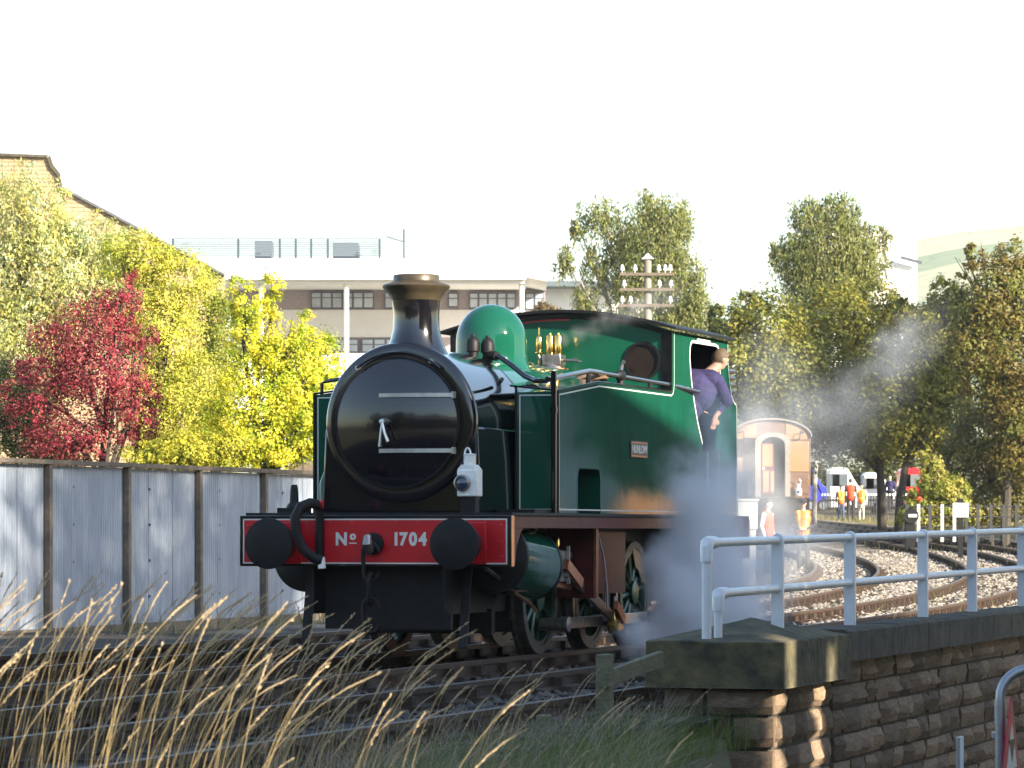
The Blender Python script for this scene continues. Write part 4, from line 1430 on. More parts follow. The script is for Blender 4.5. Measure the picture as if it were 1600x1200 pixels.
# stone outbuilding behind the fence
p = P(448, 740, 68)
hut = thing('stone_outbuilding', 'small dark stone outbuilding with a sloping pale coping behind the fence', 'outbuilding', (p.x, 68, 0), 0)
Q('wall', MB().prism([(0.05, 0), (3.2, 0), (3.2, 3.55), (0.05, 2.62)], lambda a, b: (a, 0, b), lambda a, b: (a, 4, b)), 'mill_dark', hut)
Q('coping', MB().prism([(-0.05, 2.62), (3.3, 3.6), (3.3, 3.78), (-0.05, 2.80)], lambda a, b: (a, -0.12, b), lambda a, b: (a, 0.5, b)), 'concrete', hut)
Q('roof', MB().prism([(-0.05, 2.85), (3.3, 3.83), (3.3, 4.03), (-0.05, 3.02)], lambda a, b: (a, -0.12, b), lambda a, b: (a, 4.1, b)), 'concrete', hut)

# ------------------------------------------------------------------ mill gable
dM = 130.0


def PM(px, py, d=dM):
    v = P(px, py, d)
    return v.x, v.z


mill = thing('stone_mill', 'tall sandstone mill gable with stepped parapet behind the bushes on the far left', 'mill', (0, dM, 0), 0)
outl = [PM(-160, 760), PM(352, 760), PM(352, 432), PM(94, 294), PM(90, 274), PM(79, 262), PM(74, 247), PM(-160, 238)]
Q('gable_wall', MB().prism(outl, lambda a, b: (a, 0, b), lambda a, b: (a - 5.5, 22, b)), 'mill', mill, smooth=False)
cp = [PM(-160, 238), PM(74, 247), PM(77, 243), PM(-160, 233)]
Q('parapet_coping', MB().prism(cp, lambda a, b: (a, -0.15, b), lambda a, b: (a - 5.5, 22, b)), 'cope', mill, smooth=False)
kn = [PM(74, 247), PM(79, 262), PM(90, 274), PM(94, 294), PM(98, 292), PM(95, 272), PM(84, 258), PM(79, 243)]
Q('kneeler', MB().prism(kn, lambda a, b: (a, -0.12, b), lambda a, b: (a - 0.25, 1.0, b)), 'cope', mill, smooth=False)
c2 = [PM(94, 294), PM(352, 432), PM(352, 428), PM(95, 290)]
Q('roof_verge', MB().prism(c2, lambda a, b: (a, -0.15, b), lambda a, b: (a - 5.5, 22, b)), 'slate', mill, smooth=False)

# ------------------------------------------------------------------ office building
dO = 272.0
off = thing('office_building', 'long modern office block with white canopy roof on slim columns behind the engine', 'office', (0, dO, 0), 0)


def PO(px, py, d=dO):
    v = P(px, py, d)
    return v.x, v.z


def wbox(name, px0, py0, px1, py1, y0, y1, m, parent, d=None, **k):
    dd = dO + y0 if d is None else d
    xa, za = PO(px0, py1, dd)
    xb, zb = PO(px1, py0, dd)
    return Q(name, MB().box(xa, xb, y0, y1, za, zb), m, parent, **k)


wbox('canopy_roof', 250, 404, 822, 437, -11, 18, 'white_wall', off)
xa, za = PO(822, 437, dO - 11)
xb, zb = PO(853, 455, dO)
xr, zr_ = PO(822, 441, dO - 11)
Q('canopy_return', MB().prism([(xa, za + 0.2), (xb, zb + 0.0), (xb, zb + 0.5), (xa, za + 0.6)], lambda a, b: (a, -10.9, b), lambda a, b: (a, 0, b)), 'white_wall', off)
wbox('canopy_beam', 330, 437.5, 820, 443, -10.6, -10, 'grey_clad', off)
for px in (408, 541, 678, 815):
    xa, za = PO(px - 4, 600, dO - 10)
    xb, zb = PO(px + 4, 437.5, dO - 10)
    Q('column', MB().lathe([((xb - xa) / 2, 0), ((xb - xa) / 2, zb + 1)], ((xa + xb) / 2, -10, -1), n=12), 'white_wall', off)
wbox('upper_wall', 360, 436, 852, 484, 0, 16, 'office_brick', off)
wbox('spandrel', 360, 484, 852, 527, -0.15, 16, 'grey_clad', off)
wbox('lower_wall', 360, 527, 852, 552, 0, 16, 'office_brick', off)
wbox('plinth_wall', 250, 552, 852, 640, -6, 16, 'white_wall', off)
for (a, b, n_, y0, y1) in ((486, 584, 6, 456, 482), (601, 676, 4, 456, 482), (700, 716, 1, 457, 480), (733, 806, 5, 457, 482), (820, 850, 2, 457, 484), (470, 560, 5, 529, 551), (565, 640, 4, 529, 551)):
    fr = wbox('window', a, y0, b, y1, -0.35, -0.02 if y0 < 500 else -0.02, 'frame_dark', off)
    fr_par = fr
    stp = (b - a) / n_
    for i in range(n_):
        wbox('pane', a + stp * i + 1.6, y0 + 2, a + stp * (i + 1) - 1.6, y0 + 8.4, -0.40, -0.352, 'office_pane', fr)
        wbox('pane', a + stp * i + 1.6, y0 + 10, a + stp * (i + 1) - 1.6, y1 - 2, -0.40, -0.352, 'office_pane', fr)
# louvred plant screen on the roof
sc_ = wbox('screen_frame', 268, 372, 596, 373.5, 4, 4.2, 'louvre', off)
for k in range(9):
    py = 375.5 + k * 2.9
    wbox('louvre_slat', 268, py, 596, py + 1.35, 4, 4.25, 'louvre', off)
for px in (270, 372, 437, 462, 486, 512, 593):
    wbox('screen_post', px - 1.6, 372, px + 1.6, 404, 4.3, 4.6, 'louvre', off)
wbox('plant_unit', 398, 376, 424, 404, 6, 9, 'louvre', off)
wbox('plant_unit', 520, 380, 560, 404, 6, 9, 'louvre', off)
wbox('roof_block', 596, 371, 632, 404, 4.5, 9, 'white_wall', off)
xm, zm = PO(632, 358, dO + 2)
Q('mast', MB().lathe([(0.14, 0), (0.14, zm - 20)], (xm, 2, 20), n=10), 'louvre', off)
xm2, zm2 = PO(604, 370, dO + 2)
Q('mast_arm', MB().bar((xm, 2, zm2 - 0.4), (xm2, 2, zm2), 0.18, 0.18), 'louvre', off)
# low white wing to the right
wing = thing('white_wing', 'white rendered building with thin flat canopy to the right of the office', 'building', (0, dO + 25, 0), 0)


def wbox2(name, px0, py0, px1, py1, y0, y1, m, base, parent):
    xa, za = PO(px0, py1, base + y0)
    xb, zb = PO(px1, py0, base + y0)
    return Q(name, MB().box(xa, xb, y0, y1, za, zb), m, parent)


wbox2('wall', 848, 447.5, 1000, 620, 0, 20, 'white_wall', dO + 25, wing)
wbox2('flat_canopy', 840, 439, 1003, 447, -3, 21, 'louvre', dO + 25, wing)

# pale building behind the right-hand trees
pb = thing('pale_building', 'plain white building end showing between the tall trees on the right', 'building', (0, 255, 0), 0)
wbox2('wall', 1300, 362, 1433, 640, 0, 15, 'white_wall', 255, pb)
xa, za = PO(1407, 402, 254.5)
xb, zb = PO(1433, 411, 254.5)
Q('gutter', MB().bar((xa, -0.6, za), (xb + 0.3, -0.6, zb), 0.25, 0.2), 'frame_dark', pb)

# ------------------------------------------------------------------ telegraph pole
dT = 110.0
p = P(1012, 830, dT)
gz = float(zr(dT)) - 0.3
tp = thing('telegraph_pole', 'wooden telegraph pole with three cross arms and white insulators before the birch', 'telegraph pole', (p.x, dT, gz), 0)
zt = P(1012, 405, dT).z - gz
Q('pole', MB().lathe([(0.15, 0), (0.115, zt - 0.0)], (0, 0, 0), n=14), 'pole_wood', tp)
Q('pole_cap', MB().prism([(-0.19, 0), (0.19, 0), (0.0, 0.17)], lambda a, b: (a, -0.16, zt + b), lambda a, b: (a, 0.16, zt + b)), 'white_wall', tp, smooth=False)
for py, xs_ in ((429, (972, 992, 1029, 1039, 1047)), (453, (975, 1030, 1048)), (478, (972, 985, 1047))):
    zz = P(1012, py, dT).z - gz
    xl, xr = (968 - 1012) / F * dT, (1053 - 1012) / F * dT
    arm = Q('cross_arm', MB().box(xl, xr, -0.22, -0.13, zz - 0.045, zz + 0.045), 'post_brown', tp)
    for px in xs_:
        xx = (px - 1012) / F * dT
        Q('insulator', MB().lathe([(0.012, 0.0), (0.016, 0.05), (0.06, 0.06), (0.068, 0.11), (0.048, 0.16), (0.05, 0.2), (0.025, 0.24), (0, 0.25)], (xx, -0.17, zz + 0.05), n=12), 'ceramic', arm)

# ------------------------------------------------------------------ railway carriage
dC = 122.0
p = P(1205, 830, dC)
zc = float(zr(dC))
car = thing('railway_carriage', 'peach and brown railway carriage end with arched roof and open gangway door', 'carriage', (p.x, dC, zc), R(2.0))
kx = dC / F


def cx(px):
    return (px - 1205) * kx


def czz(py):
    return CZ + (HY - py) * kx - zc


arc = [(1.36 * math.cos(R(a)), czz(684) + (czz(656) - czz(684)) * math.sin(R(a))) for a in np.linspace(0, 180, 21)]
endp = [(-1.34, czz(778)), (1.34, czz(778))] + arc
Q('body', MB().prism(endp, lambda a, b: (a, 0, b), lambda a, b: (a, 18, b)), 'teak', car, ang=30)
ro_o = [(x * 1.02, z + 0.06) for x, z in arc]
Q('roof', MB().prism(ro_o + [(x, z + 0.005) for x, z in arc[::-1]], lambda a, b: (a, -0.12, b), lambda a, b: (a, 18.1, b)), 'roof_grey', car, ang=30)
for sg in (-1, 1):
    pn = Q('end_panel', MB().box(min(sg * 0.56, sg * 1.28), max(sg * 0.56, sg * 1.28), -0.03, 0, czz(737), czz(689)), 'peach', car, bevel=0.01)
    up = [(sg * 0.5, czz(686)), (sg * 1.27, czz(686)), (sg * 1.15, czz(675)), (sg * 0.8, czz(665)), (sg * 0.5, czz(661))]
    Q('upper_panel', MB().prism(up, lambda a, b: (a, -0.025, b), lambda a, b: (a, 0, b)), 'peach', car)
    Q('beading', MB().box(min(sg * 0.5, sg * 1.33), max(sg * 0.5, sg * 1.33), -0.05, 0, czz(688.6), czz(686.6)), 'teak', car)
    Q('lower_panel', MB().box(min(sg * 0.6, sg * 1.28), max(sg * 0.6, sg * 1.28), -0.028, 0, czz(772), czz(741)), 'teak', car, bevel=0.01)
    Q('end_step', MB().tube([(sg * 1.1, -0.03, czz(676)), (sg * 0.98, -0.22, czz(674)), (sg * 0.95, -0.22, czz(684)), (sg * 0.95, -0.03, czz(686))], 0.02, 6), 'black_dull', car)
    Q('buffer', MB().lathe([(0.12, 0), (0.1, 0.4), (0.23, 0.42), (0.23, 0.46), (0, 0.49)], (sg * 0.87, -0.05, 1.05), (0, -1, 0), n=20), 'black_dull', car)
# gangway
gw = [(cx(1178), czz(776))] + [(cx(1178), czz(690))] + [(cx(1205.5) + (cx(1233) - cx(1178)) / 2 * math.cos(R(a)), czz(690) + (czz(676) - czz(690)) * math.sin(R(a))) for a in np.linspace(180, 0, 11)] + [(cx(1233), czz(776))]
gi = [(cx(1187), czz(776))] + [(cx(1187), czz(696))] + [(cx(1206) + (cx(1225) - cx(1187)) / 2 * math.cos(R(a)), czz(696) + (czz(683) - czz(696)) * math.sin(R(a))) for a in np.linspace(180, 0, 11)] + [(cx(1225), czz(776))]
gwo = Q('gangway', MB().prism(gw + gi[::-1], lambda a, b: (a, -0.38, b), lambda a, b: (a, -0.001, b)), 'roof_grey', car, smooth=False)
Q('gangway_dark', MB().prism(gi, lambda a, b: (a, -0.03, b), lambda a, b: (a, -0.012, b)), 'black_dull', gwo, smooth=False)
dr = Q('gangway_door', MB().box(cx(1188), cx(1209), -0.12, -0.06, czz(772), czz(692)), 'maroon', car)
Q('door_panel', MB().box(cx(1190.5), cx(1206.5), -0.14, -0.121, czz(729), czz(694)), 'peach', dr, bevel=0.006)
Q('door_panel', MB().box(cx(1191), cx(1200.5), -0.14, -0.121, czz(769), czz(736)), 'peach', dr, bevel=0.006)
Q('door_panel', MB().box(cx(1203.5), cx(1208.5), -0.14, -0.121, czz(769), czz(736)), 'peach', dr, bevel=0.006)
Q('door_knob', MB().ball((cx(1191.5), -0.17, czz(732.5)), 0.05), 'white_enamel', dr)
Q('headstock', MB().box(-1.3, 1.3, -0.06, 0.3, 0.85, czz(778)), 'black_dull', car)
Q('bogie', MB().box(-1.0, 1.0, 0.6, 3.4, 0.25, 0.85), 'black_dull', car)
for sg in (-1, 1):
    for wy in (0.9, 3.1):
        Q('wheel', MB().lathe([(0.45, 0), (0.45, 0.12), (0.3, 0.13), (0, 0.13)], (sg * 0.7, wy, 0.46), (sg, 0, 0), n=24), 'steel_oily', car)
Q('vacuum_pipe', MB().tube([(cx(1166), -0.12, czz(774)), (cx(1166), -0.2, czz(748)), (cx(1170), -0.25, czz(742)), (cx(1174), -0.2, czz(756)), (cx(1174), -0.12, czz(778))], 0.05, 8), 'rubber', car)
Q('gangway_cover', MB().box(cx(1161), cx(1180), -0.3, -0.06, czz(708), czz(684)), 'black_dull', car, bevel=0.06)
cl = thing('tail_lamp', 'small white lamp with tall wire handle hung on the carriage end', 'lamp', (p.x + cx(1247), dC - 0.2, zc + czz(774)), 0)
Q('lamp_body', MB().lathe([(0.10, 0), (0.11, 0.02), (0.11, 0.2), (0.07, 0.27), (0.05, 0.33), (0.05, 0.38), (0, 0.39)], (0, 0, 0), n=16), 'white_enamel', cl)
Q('lamp_handle', MB().tube([(-0.06, 0, 0.3), (-0.075, 0, 0.48), (-0.03, 0, 0.57), (0.03, 0, 0.57), (0.075, 0, 0.48), (0.06, 0, 0.3)], 0.012, 6), 'steel', cl)
Q('lens', MB().lathe([(0.05, 0), (0.05, 0.02), (0, 0.035)], (0, -0.11, 0.12), (0, -1, 0), n=14), 'lens', cl)

# white lineside cabinet in the steam
p = P(1168, 888, 76)
g = float(zr(76)) - 0.2
cbn = thing('lineside_cabinet', 'pale lineside cabinet on a post half hidden by steam beside the engine', 'cabinet', (p.x, 76, g), 0)
zt = P(1168, 781, 76).z - g
Q('cabinet_body', MB().box(-0.22, 0.20, -0.15, 0.15, zt - 0.62, zt - 0.03), 'concrete', cbn, bevel=0.012)
Q('cabinet_lid', MB().box(-0.25, 0.23, -0.18, 0.18, zt - 0.03, zt + 0.02), 'concrete', cbn, bevel=0.012)
Q('cabinet_post', MB().box(-0.12, 0.17, -0.1, 0.1, -0.2, zt - 0.62), 'concrete', cbn, bevel=0.01)

# ------------------------------------------------------------------ ground signal, notice board, far fences
p = P(1422, 832, 112)
g = float(zr(112)) - 0.2
gs = thing('ground_signal', 'small black ground disc signal with a white stripe beside the far track', 'signal', (p.x, 112, g), 0)
zt = P(1422, 806, 112).z - g
Q('signal_disc', MB().lathe([(0.24, 0), (0.24, 0.03)], (0.02, -0.1, zt), (0, -1, 0), n=24), 'black_dull', gs)
Q('disc_stripe', MB().box(-0.06, 0.2, -0.14, -0.131, zt - 0.04, zt + 0.05), 'sign_white', gs)
Q('signal_base', MB().box(-0.16, 0.16, -0.08, 0.2, 0, zt + 0.05), 'black_dull', gs, bevel=0.02)
p = P(1501, 836, 105)
g = float(zr(105)) - 0.25
nb = thing('notice_board', 'small white lettered notice board on a black post by the curved track', 'notice board', (p.x, 105, g), 0)
k_ = 105 / F
zb0, zb1 = CZ + (HY - 808) * k_ - g, CZ + (HY - 786) * k_ - g
Q('post', MB().box(-0.075, 0.075, 0, 0.1, 0, CZ + (HY - 779) * k_ - g), 'black_dull', nb)
bd = Q('board', MB().box(-0.23, 0.23, -0.03, -0.001, zb0, zb1), 'sign_white', nb)
stx = MB()
rr_ = random.Random(5)
for k in range(4):
    zz = zb1 - 0.06 - k * 0.08
    x = -0.2
    while x < 0.17:
        ww = rr_.uniform(0.018, 0.03)
        stx.box(x, x + ww, -0.0335, -0.0305, zz - 0.045, zz)
        x += ww + rr_.uniform(0.012, 0.035)
tag(Q('board_writing', stx, 'frame_dark', bd), kind='stuff')


def far_fence(name, label, xs, y, top_py, bot_py, m, pale=()):
    p = P(xs[0], 830, y)
    th_ = thing(name, label, 'fence', (0, y, 0), 0)
    zt, zb = P(0, top_py, y).z, P(0, bot_py, y).z - 0.3
    for px in xs:
        x = (px - 800) / F * y
        Q('post', MB().box(x - 0.05, x + 0.05, -0.05, 0.05, zb, zt), 'concrete' if px in pale else m, th_)
    x0, x1 = (xs[0] - 800) / F * y, (xs[-1] - 800) / F * y
    for f in (0.08, 0.45, 0.8):
        Q('fence_rail', MB().tube([(x0, 0, zt - (zt - zb - 0.3) * f), (x1, 0, zt - (zt - zb - 0.3) * f)], 0.025, 6), m, th_)
    return th_


far_fence('metal_fence', 'post and rail metal fence running through the bushes at far right', [1417, 1435, 1453, 1472, 1491, 1510, 1528, 1548, 1568, 1588, 1608, 1628], 116, 788, 832, 'iron_fence', (1435, 1472, 1491))
yF = 166.0
pf = thing('paling_fence', 'dark paling fence with pale tips below the shady trees', 'fence', (0, yF, 0), 0)
x0, x1 = (1285 - 800) / F * yF, (1432 - 800) / F * yF
g = float(zr(yF)) - 0.3
pl = MB()
tips = MB()
x = x0
while x < x1:
    pl.box(x - 0.03, x + 0.03, -0.02, 0.0, g, g + 1.16)
    tips.box(x - 0.03, x + 0.03, -0.021, 0.001, g + 1.161, g + 1.26)
    x += 0.125
tag(Q('palings', pl, 'iron_fence', pf, smooth=False), kind='stuff')
tag(Q('paling_tips', tips, 'sign_white', pf, smooth=False), kind='stuff')
for zz in (0.3, 0.95):
    Q('fence_rail', MB().box(x0, x1, 0.001, 0.06, g + zz - 0.05, g + zz + 0.05), 'iron_fence', pf)


# ------------------------------------------------------------------ vehicles beyond the trees
def van(name, label, cat, px0, px1, py_top, d, body, L_side=True, hgt=2.0):
    g = float(zr(d)) - 0.26
    x0, x1 = (px0 - 800) / F * d, (px1 - 800) / F * d
    Ln = x1 - x0
    v = thing(name, label, cat, ((x0 + x1) / 2, d, g), 0, 'vehicles parked beyond the trees')
    zt = CZ + (HY - py_top) / F * d - g
    h = zt
    pr = [(-Ln / 2, 0.35), (Ln / 2, 0.35), (Ln / 2, h * 0.55), (Ln / 2 - 0.25, h * 0.62), (Ln / 2 - 0.75, h * 0.97), (Ln / 2 - 0.95, h), (-Ln / 2 + 0.15, h), (-Ln / 2, h * 0.94)]
    b = Q('body', MB().prism(pr, lambda a, b_: (a, 0, b_), lambda a, b_: (a, 1.8, b_)), body, v, bevel=0.05)
    wy = h * 0.6
    Q('side_window', MB().box(Ln / 2 - 1.5, Ln / 2 - 0.75, -0.012, -0.001, wy, h * 0.86), 'pane', v)
    Q('side_window', MB().box(-Ln / 2 + 0.5, Ln / 2 - 1.7, -0.012, -0.001, wy, h * 0.86), 'pane', v)
    Q('door_seam', MB().box(Ln / 2 - 1.62, Ln / 2 - 1.6, -0.008, -0.001, 0.45, h * 0.92), 'frame_dark', v)
    Q('bumper', MB().box(Ln / 2 - 0.05, Ln / 2 + 0.1, 0.1, 1.7, 0.35, 0.6), 'frame_dark', v, bevel=0.02)
    for wx in (-Ln / 2 + 0.8, Ln / 2 - 0.85):
        for sy in (0.02, 1.6):
            w_ = Q('wheel', MB().lathe([(0.2, 0), (0.32, 0.01), (0.32, 0.19), (0.2, 0.2)], (wx, sy - 0.03, 0.32), (0, 1, 0), n=20), 'tyre', v)
            Q('rim', MB().lathe([(0.2, 0), (0.1, -0.01), (0, -0.01)], (wx, sy - 0.032, 0.32), (0, 1, 0), n=16, capA=False), 'galv', w_)
    return v


van('parked_van', 'white parked van half hidden behind orange vested people', 'van', 1296, 1348, 730, 178, 'van_white')
van('parked_car', 'white parked car glimpsed between the dark tree trunks', 'car', 1350, 1400, 738, 181, 'van_white')
van('parked_van', 'bright red parked van glimpsed behind the dark trunks', 'van', 1407, 1462, 731, 178, 'van_red')
van('parked_car', 'blue parked car just right of the carriage end', 'car', 1262, 1292, 731, 186, 'car_blue')


# ------------------------------------------------------------------ trees and bushes
def crown_arrays(ells, n, size, cols, seed, droop=0.0, per=45, sig=0.16, shell=0.5, aspect=0.5):
    """ells: (cx,cy,cz,rx,ry,rz). Leaves in clumps spread through the crown, more of them near its outside."""
    g = np.random.default_rng(seed)
    E = np.array(ells, float)
    wt = E[:, 3] * E[:, 5] * np.sqrt(E[:, 4])
    wt /= wt.sum()
    nc = max(1, n // per)
    which = g.choice(len(E), nc, p=wt)
    d = g.normal(size=(nc, 3))
    d /= np.linalg.norm(d, axis=1)[:, None]
    rad = g.random(nc) ** (1 / 3)
    rad = np.where(g.random(nc) < shell, 0.75 + 0.3 * g.random(nc), rad)
    cc = E[which, :3] + d * rad[:, None] * E[which, 3:]
    csig = sig * (E[which, 3] + E[which, 5])[:, None] / 2 * g.uniform(0.5, 1.2, (nc, 1))
    csig = np.minimum(csig, 0.45)
    ccol = g.integers(0, len(cols), nc)
    cb = g.uniform(0.72, 1.2, nc)
    idx = np.repeat(np.arange(nc), per)
    m = len(idx)
    off = g.normal(size=(m, 3))
    if droop > 0:
        off[:, 2] = -np.abs(off[:, 2]) * (1 + 4.0 * droop) + 0.4
        off[:, :2] *= (1 - 0.62 * droop)
    pos = cc[idx] + off * csig[idx]
    a = g.normal(size=(m, 3))
    a[:, 2] -= droop * 3.0
    a /= np.linalg.norm(a, axis=1)[:, None]
    # leaves lie roughly along the surface of their clump and crown, so that light falls on whole boughs
    n0 = d[idx] * 0.9 + off * 0.45 + np.array([0, 0, 0.35]) + g.normal(size=(m, 3)) * 0.55
    n0 /= np.linalg.norm(n0, axis=1)[:, None] + 1e-9
    if droop <= 0:
        a -= n0 * np.sum(a * n0, 1)[:, None] * 0.85
        a /= np.linalg.norm(a, axis=1)[:, None] + 1e-9
    b = np.cross(a, n0)
    b /= np.linalg.norm(b, axis=1)[:, None] + 1e-9
    s = size * g.uniform(0.6, 1.35, (m, 1))
    L_, W_ = a * s, b * s * aspect
    nrm = np.cross(a, b)
    fold = nrm * s * 0.12
    V = np.stack([pos - L_ * 0.5, pos + W_ * 0.5 + fold, pos + L_ * 0.5, pos - W_ * 0.5 + fold], 1).reshape(-1, 3)
    Fq = np.arange(m * 4).reshape(-1, 4)
    col = np.array(cols)[ccol[idx]] * (cb[idx] * g.uniform(0.86, 1.14, m))[:, None]
    return V, Fq, np.repeat(np.clip(col, 0, 1), 4, axis=0)


def tree(name, label, cat, ells_px, d, n_, size, cols, trunk=None, depth=0.7, droop=0.0, seed=1, bark='bark', group=None, per=45, sig=0.16, shell=0.5, aspect=0.5, limbs=True, yspread=0.0, aspect_y=None):
    near = d < 80
    n = int(n_ * (2.9 if near else 1.8))
    size = size * (0.72 if near else 1.0)
    k = d / F
    g = random.Random(seed)
    E = []
    for (px, py, rx, ry) in ells_px:
        c = P(px, py, d)
        E.append((c.x, d + g.uniform(-yspread, yspread), c.z, rx * k, depth * (rx + ry) / 2 * k, ry * k))
    gz = float(zr(d)) - 0.3
    bx = trunk[0] if trunk else sum(e[0] for e in ells_px) / len(ells_px)
    tx = P(bx, 830, d).x
    t = thing(name, label, cat, (tx, d, gz), 0, group)
    V, Fq, T = crown_arrays(E, n, size, cols, seed, droop, per, sig, shell, aspect)
    V = V - np.array([tx, d, gz])
    V[:, 2] = np.maximum(V[:, 2], 0.02)
    link('crown', np_mesh('crown', V, Fq, M['leaf'], T), t)
    r0 = trunk[1] if trunk else 0.08
    top = max(E, key=lambda e: e[2] + e[5])
    mb = MB()
    H = top[2] - gz
    pts = []
    for i in range(7):
        f = i / 6
        pts.append(((top[0] - tx) * f ** 1.6 + g.uniform(-0.06, 0.06) * (i > 0), (top[1] - d) * f + g.uniform(-0.06, 0.06) * (i > 0), H * f))
    mb.tube(pts, [r0 * (1 - 0.13 * i) for i in range(7)], 8)
    if limbs:
        for e in E:
            f = g.uniform(0.25, 0.6)
            zz = min(H * f, max(0.2, e[2] - gz - e[5] * 0.6))
            fb = zz / H
            s = Vector(((top[0] - tx) * fb ** 1.6, (top[1] - d) * fb, zz))
            ee = Vector((e[0] - tx, e[1] - d, e[2] - gz))
            mid = (s + ee) / 2 + Vector((g.uniform(-0.2, 0.2), g.uniform(-0.2, 0.2), g.uniform(0, 0.3)))
            mb.tube([s, mid, ee], [r0 * 0.5, r0 * 0.34, r0 * 0.16], 6)
            for q in range(3):
                tip = ee + Vector((g.uniform(-1, 1) * e[3], g.uniform(-1, 1) * e[4], g.uniform(-0.3, 1) * e[5])) * 0.8
                mb.tube([mid, (mid + tip) / 2 + Vector((0, 0, 0.1)), tip], [r0 * 0.25, r0 * 0.15, r0 * 0.05], 5)
    mb.build('trunk', M[bark], t)
    return t


OLIVE = [(0.20, 0.22, 0.07), (0.26, 0.28, 0.11), (0.17, 0.19, 0.06)]
# left of the engine, behind the fence
tree('willow_tree', 'tall pale grey-green willow at the far left edge over the red tree', 'tree', [(30, 330, 85, 75), (70, 430, 120, 90), (150, 400, 70, 70), (20, 540, 100, 110), (190, 470, 60, 70)], 76, 15000, 0.15, [(0.55, 0.54, 0.22), (0.45, 0.48, 0.15), (0.62, 0.56, 0.18), (0.55, 0.62, 0.38)], (60, 0.16), seed=11, droop=0.35, sig=0.14, aspect=0.32)
tree('red_leaf_tree', 'red leaved tree standing above the corrugated fence on the left', 'tree', [(150, 560, 85, 100), (190, 465, 40, 50), (85, 560, 65, 60), (60, 620, 55, 60), (205, 640, 50, 60), (225, 530, 35, 30), (120, 690, 90, 35), (245, 690, 35, 30)], 62, 8000, 0.08, [(0.33, 0.045, 0.065), (0.38, 0.07, 0.08), (0.22, 0.03, 0.045), (0.38, 0.13, 0.10)], (150, 0.09), seed=12, per=40, sig=0.13, aspect=0.6)
tree('leafy_shrub', 'pale yellow-green shrub just right of the red leaved tree', 'shrub', [(235, 410, 45, 45), (280, 440, 55, 50), (255, 520, 60, 80), (300, 640, 60, 85), (240, 650, 50, 70), (200, 400, 50, 40)], 66, 13000, 0.085, [(0.62, 0.58, 0.08), (0.52, 0.53, 0.07), (0.68, 0.60, 0.16), (0.42, 0.47, 0.07)], (265, 0.08), group='leafy shrubs', seed=13, aspect=0.5)
tree('upright_shrub', 'darker green upright shrub between the pale and the yellow shrubs', 'shrub', [(325, 470, 28, 50), (345, 540, 35, 80), (330, 620, 35, 80), (350, 690, 40, 40)], 69, 7000, 0.085, [(0.32, 0.36, 0.055), (0.40, 0.42, 0.065), (0.24, 0.28, 0.05)], (335, 0.07), seed=14, aspect=0.45)
tree('yellow_shrub', 'large bright yellow autumn shrub left of the engine front', 'shrub', [(395, 520, 45, 60), (425, 470, 22, 45), (445, 590, 55, 80), (395, 640, 70, 80), (478, 610, 45, 85), (400, 695, 80, 35), (505, 600, 30, 80), (470, 520, 20, 45), (470, 680, 40, 40), (375, 470, 18, 50), (350, 700, 60, 30), (430, 715, 55, 22), (495, 650, 20, 70), (330, 690, 40, 40), (290, 715, 40, 18)], 61, 17000, 0.08, [(0.74, 0.70, 0.05), (0.66, 0.66, 0.06), (0.46, 0.53, 0.04), (0.76, 0.66, 0.08), (0.36, 0.46, 0.04)], (420, 0.08), group='yellow shrubs', seed=15, aspect=0.55, sig=0.13)
tree('low_bush', 'dark green low bush in the left corner under the red tree', 'bush', [(25, 620, 70, 60), (20, 690, 70, 40), (90, 700, 60, 30)], 64, 6000, 0.08, [(0.10, 0.13, 0.03), (0.15, 0.17, 0.05), (0.30, 0.26, 0.14)], (30, 0.05), group='low bushes behind the fence', seed=16)
tree('low_bush', 'low olive bush in front of the yellow shrub at fence top', 'bush', [(290, 705, 60, 30), (350, 705, 50, 30), (230, 712, 40, 22)], 60.5, 4500, 0.075, [(0.56, 0.52, 0.06), (0.44, 0.46, 0.06)], (300, 0.05), group='low bushes behind the fence', seed=17)
tree('twiggy_shrub', 'small brownish shrub on the skyline just above the cab roof', 'shrub', [(860, 482, 20, 16), (846, 490, 14, 12)], 150, 900, 0.13, [(0.22, 0.16, 0.08), (0.26, 0.20, 0.10)], (860, 0.05), seed=18, limbs=False)
# birches
BIR = [(0.21, 0.25, 0.07), (0.27, 0.29, 0.09), (0.16, 0.19, 0.06), (0.30, 0.29, 0.11)]
tree('birch_tree', 'weeping birch with hanging branches behind the telegraph pole', 'tree', [(1015, 372, 62, 62), (1045, 335, 38, 38), (1010, 308, 16, 20), (935, 328, 38, 26), (1070, 440, 38, 52), (1000, 440, 50, 36), (882, 405, 18, 22), (903, 352, 20, 14), (932, 410, 26, 30), (915, 468, 22, 26), (1086, 480, 28, 36), (965, 365, 30, 26), (1040, 500, 50, 26), (960, 495, 34, 26)], 150, 19000, 0.17, BIR, (1005, 0.16), droop=0.6, group='birches behind the railway', seed=21, bark='birch_bark', per=26, sig=0.24, aspect=0.36, depth=0.8, shell=0.3)
tree('birch_tree', 'weeping birch rising above the dark round trees on the right', 'tree', [(1312, 328, 34, 30), (1265, 330, 34, 30), (1298, 385, 70, 46), (1362, 362, 34, 16), (1240, 395, 38, 32), (1345, 400, 46, 36), (1300, 440, 80, 32), (1386, 356, 14, 14), (1222, 392, 22, 22)], 150, 15000, 0.17, BIR, (1272, 0.12), droop=0.6, group='birches behind the railway', seed=22, bark='birch_bark', per=26, sig=0.24, aspect=0.36, shell=0.3)
DK = [(0.20, 0.22, 0.04), (0.27, 0.27, 0.05), (0.15, 0.17, 0.035), (0.32, 0.29, 0.05)]
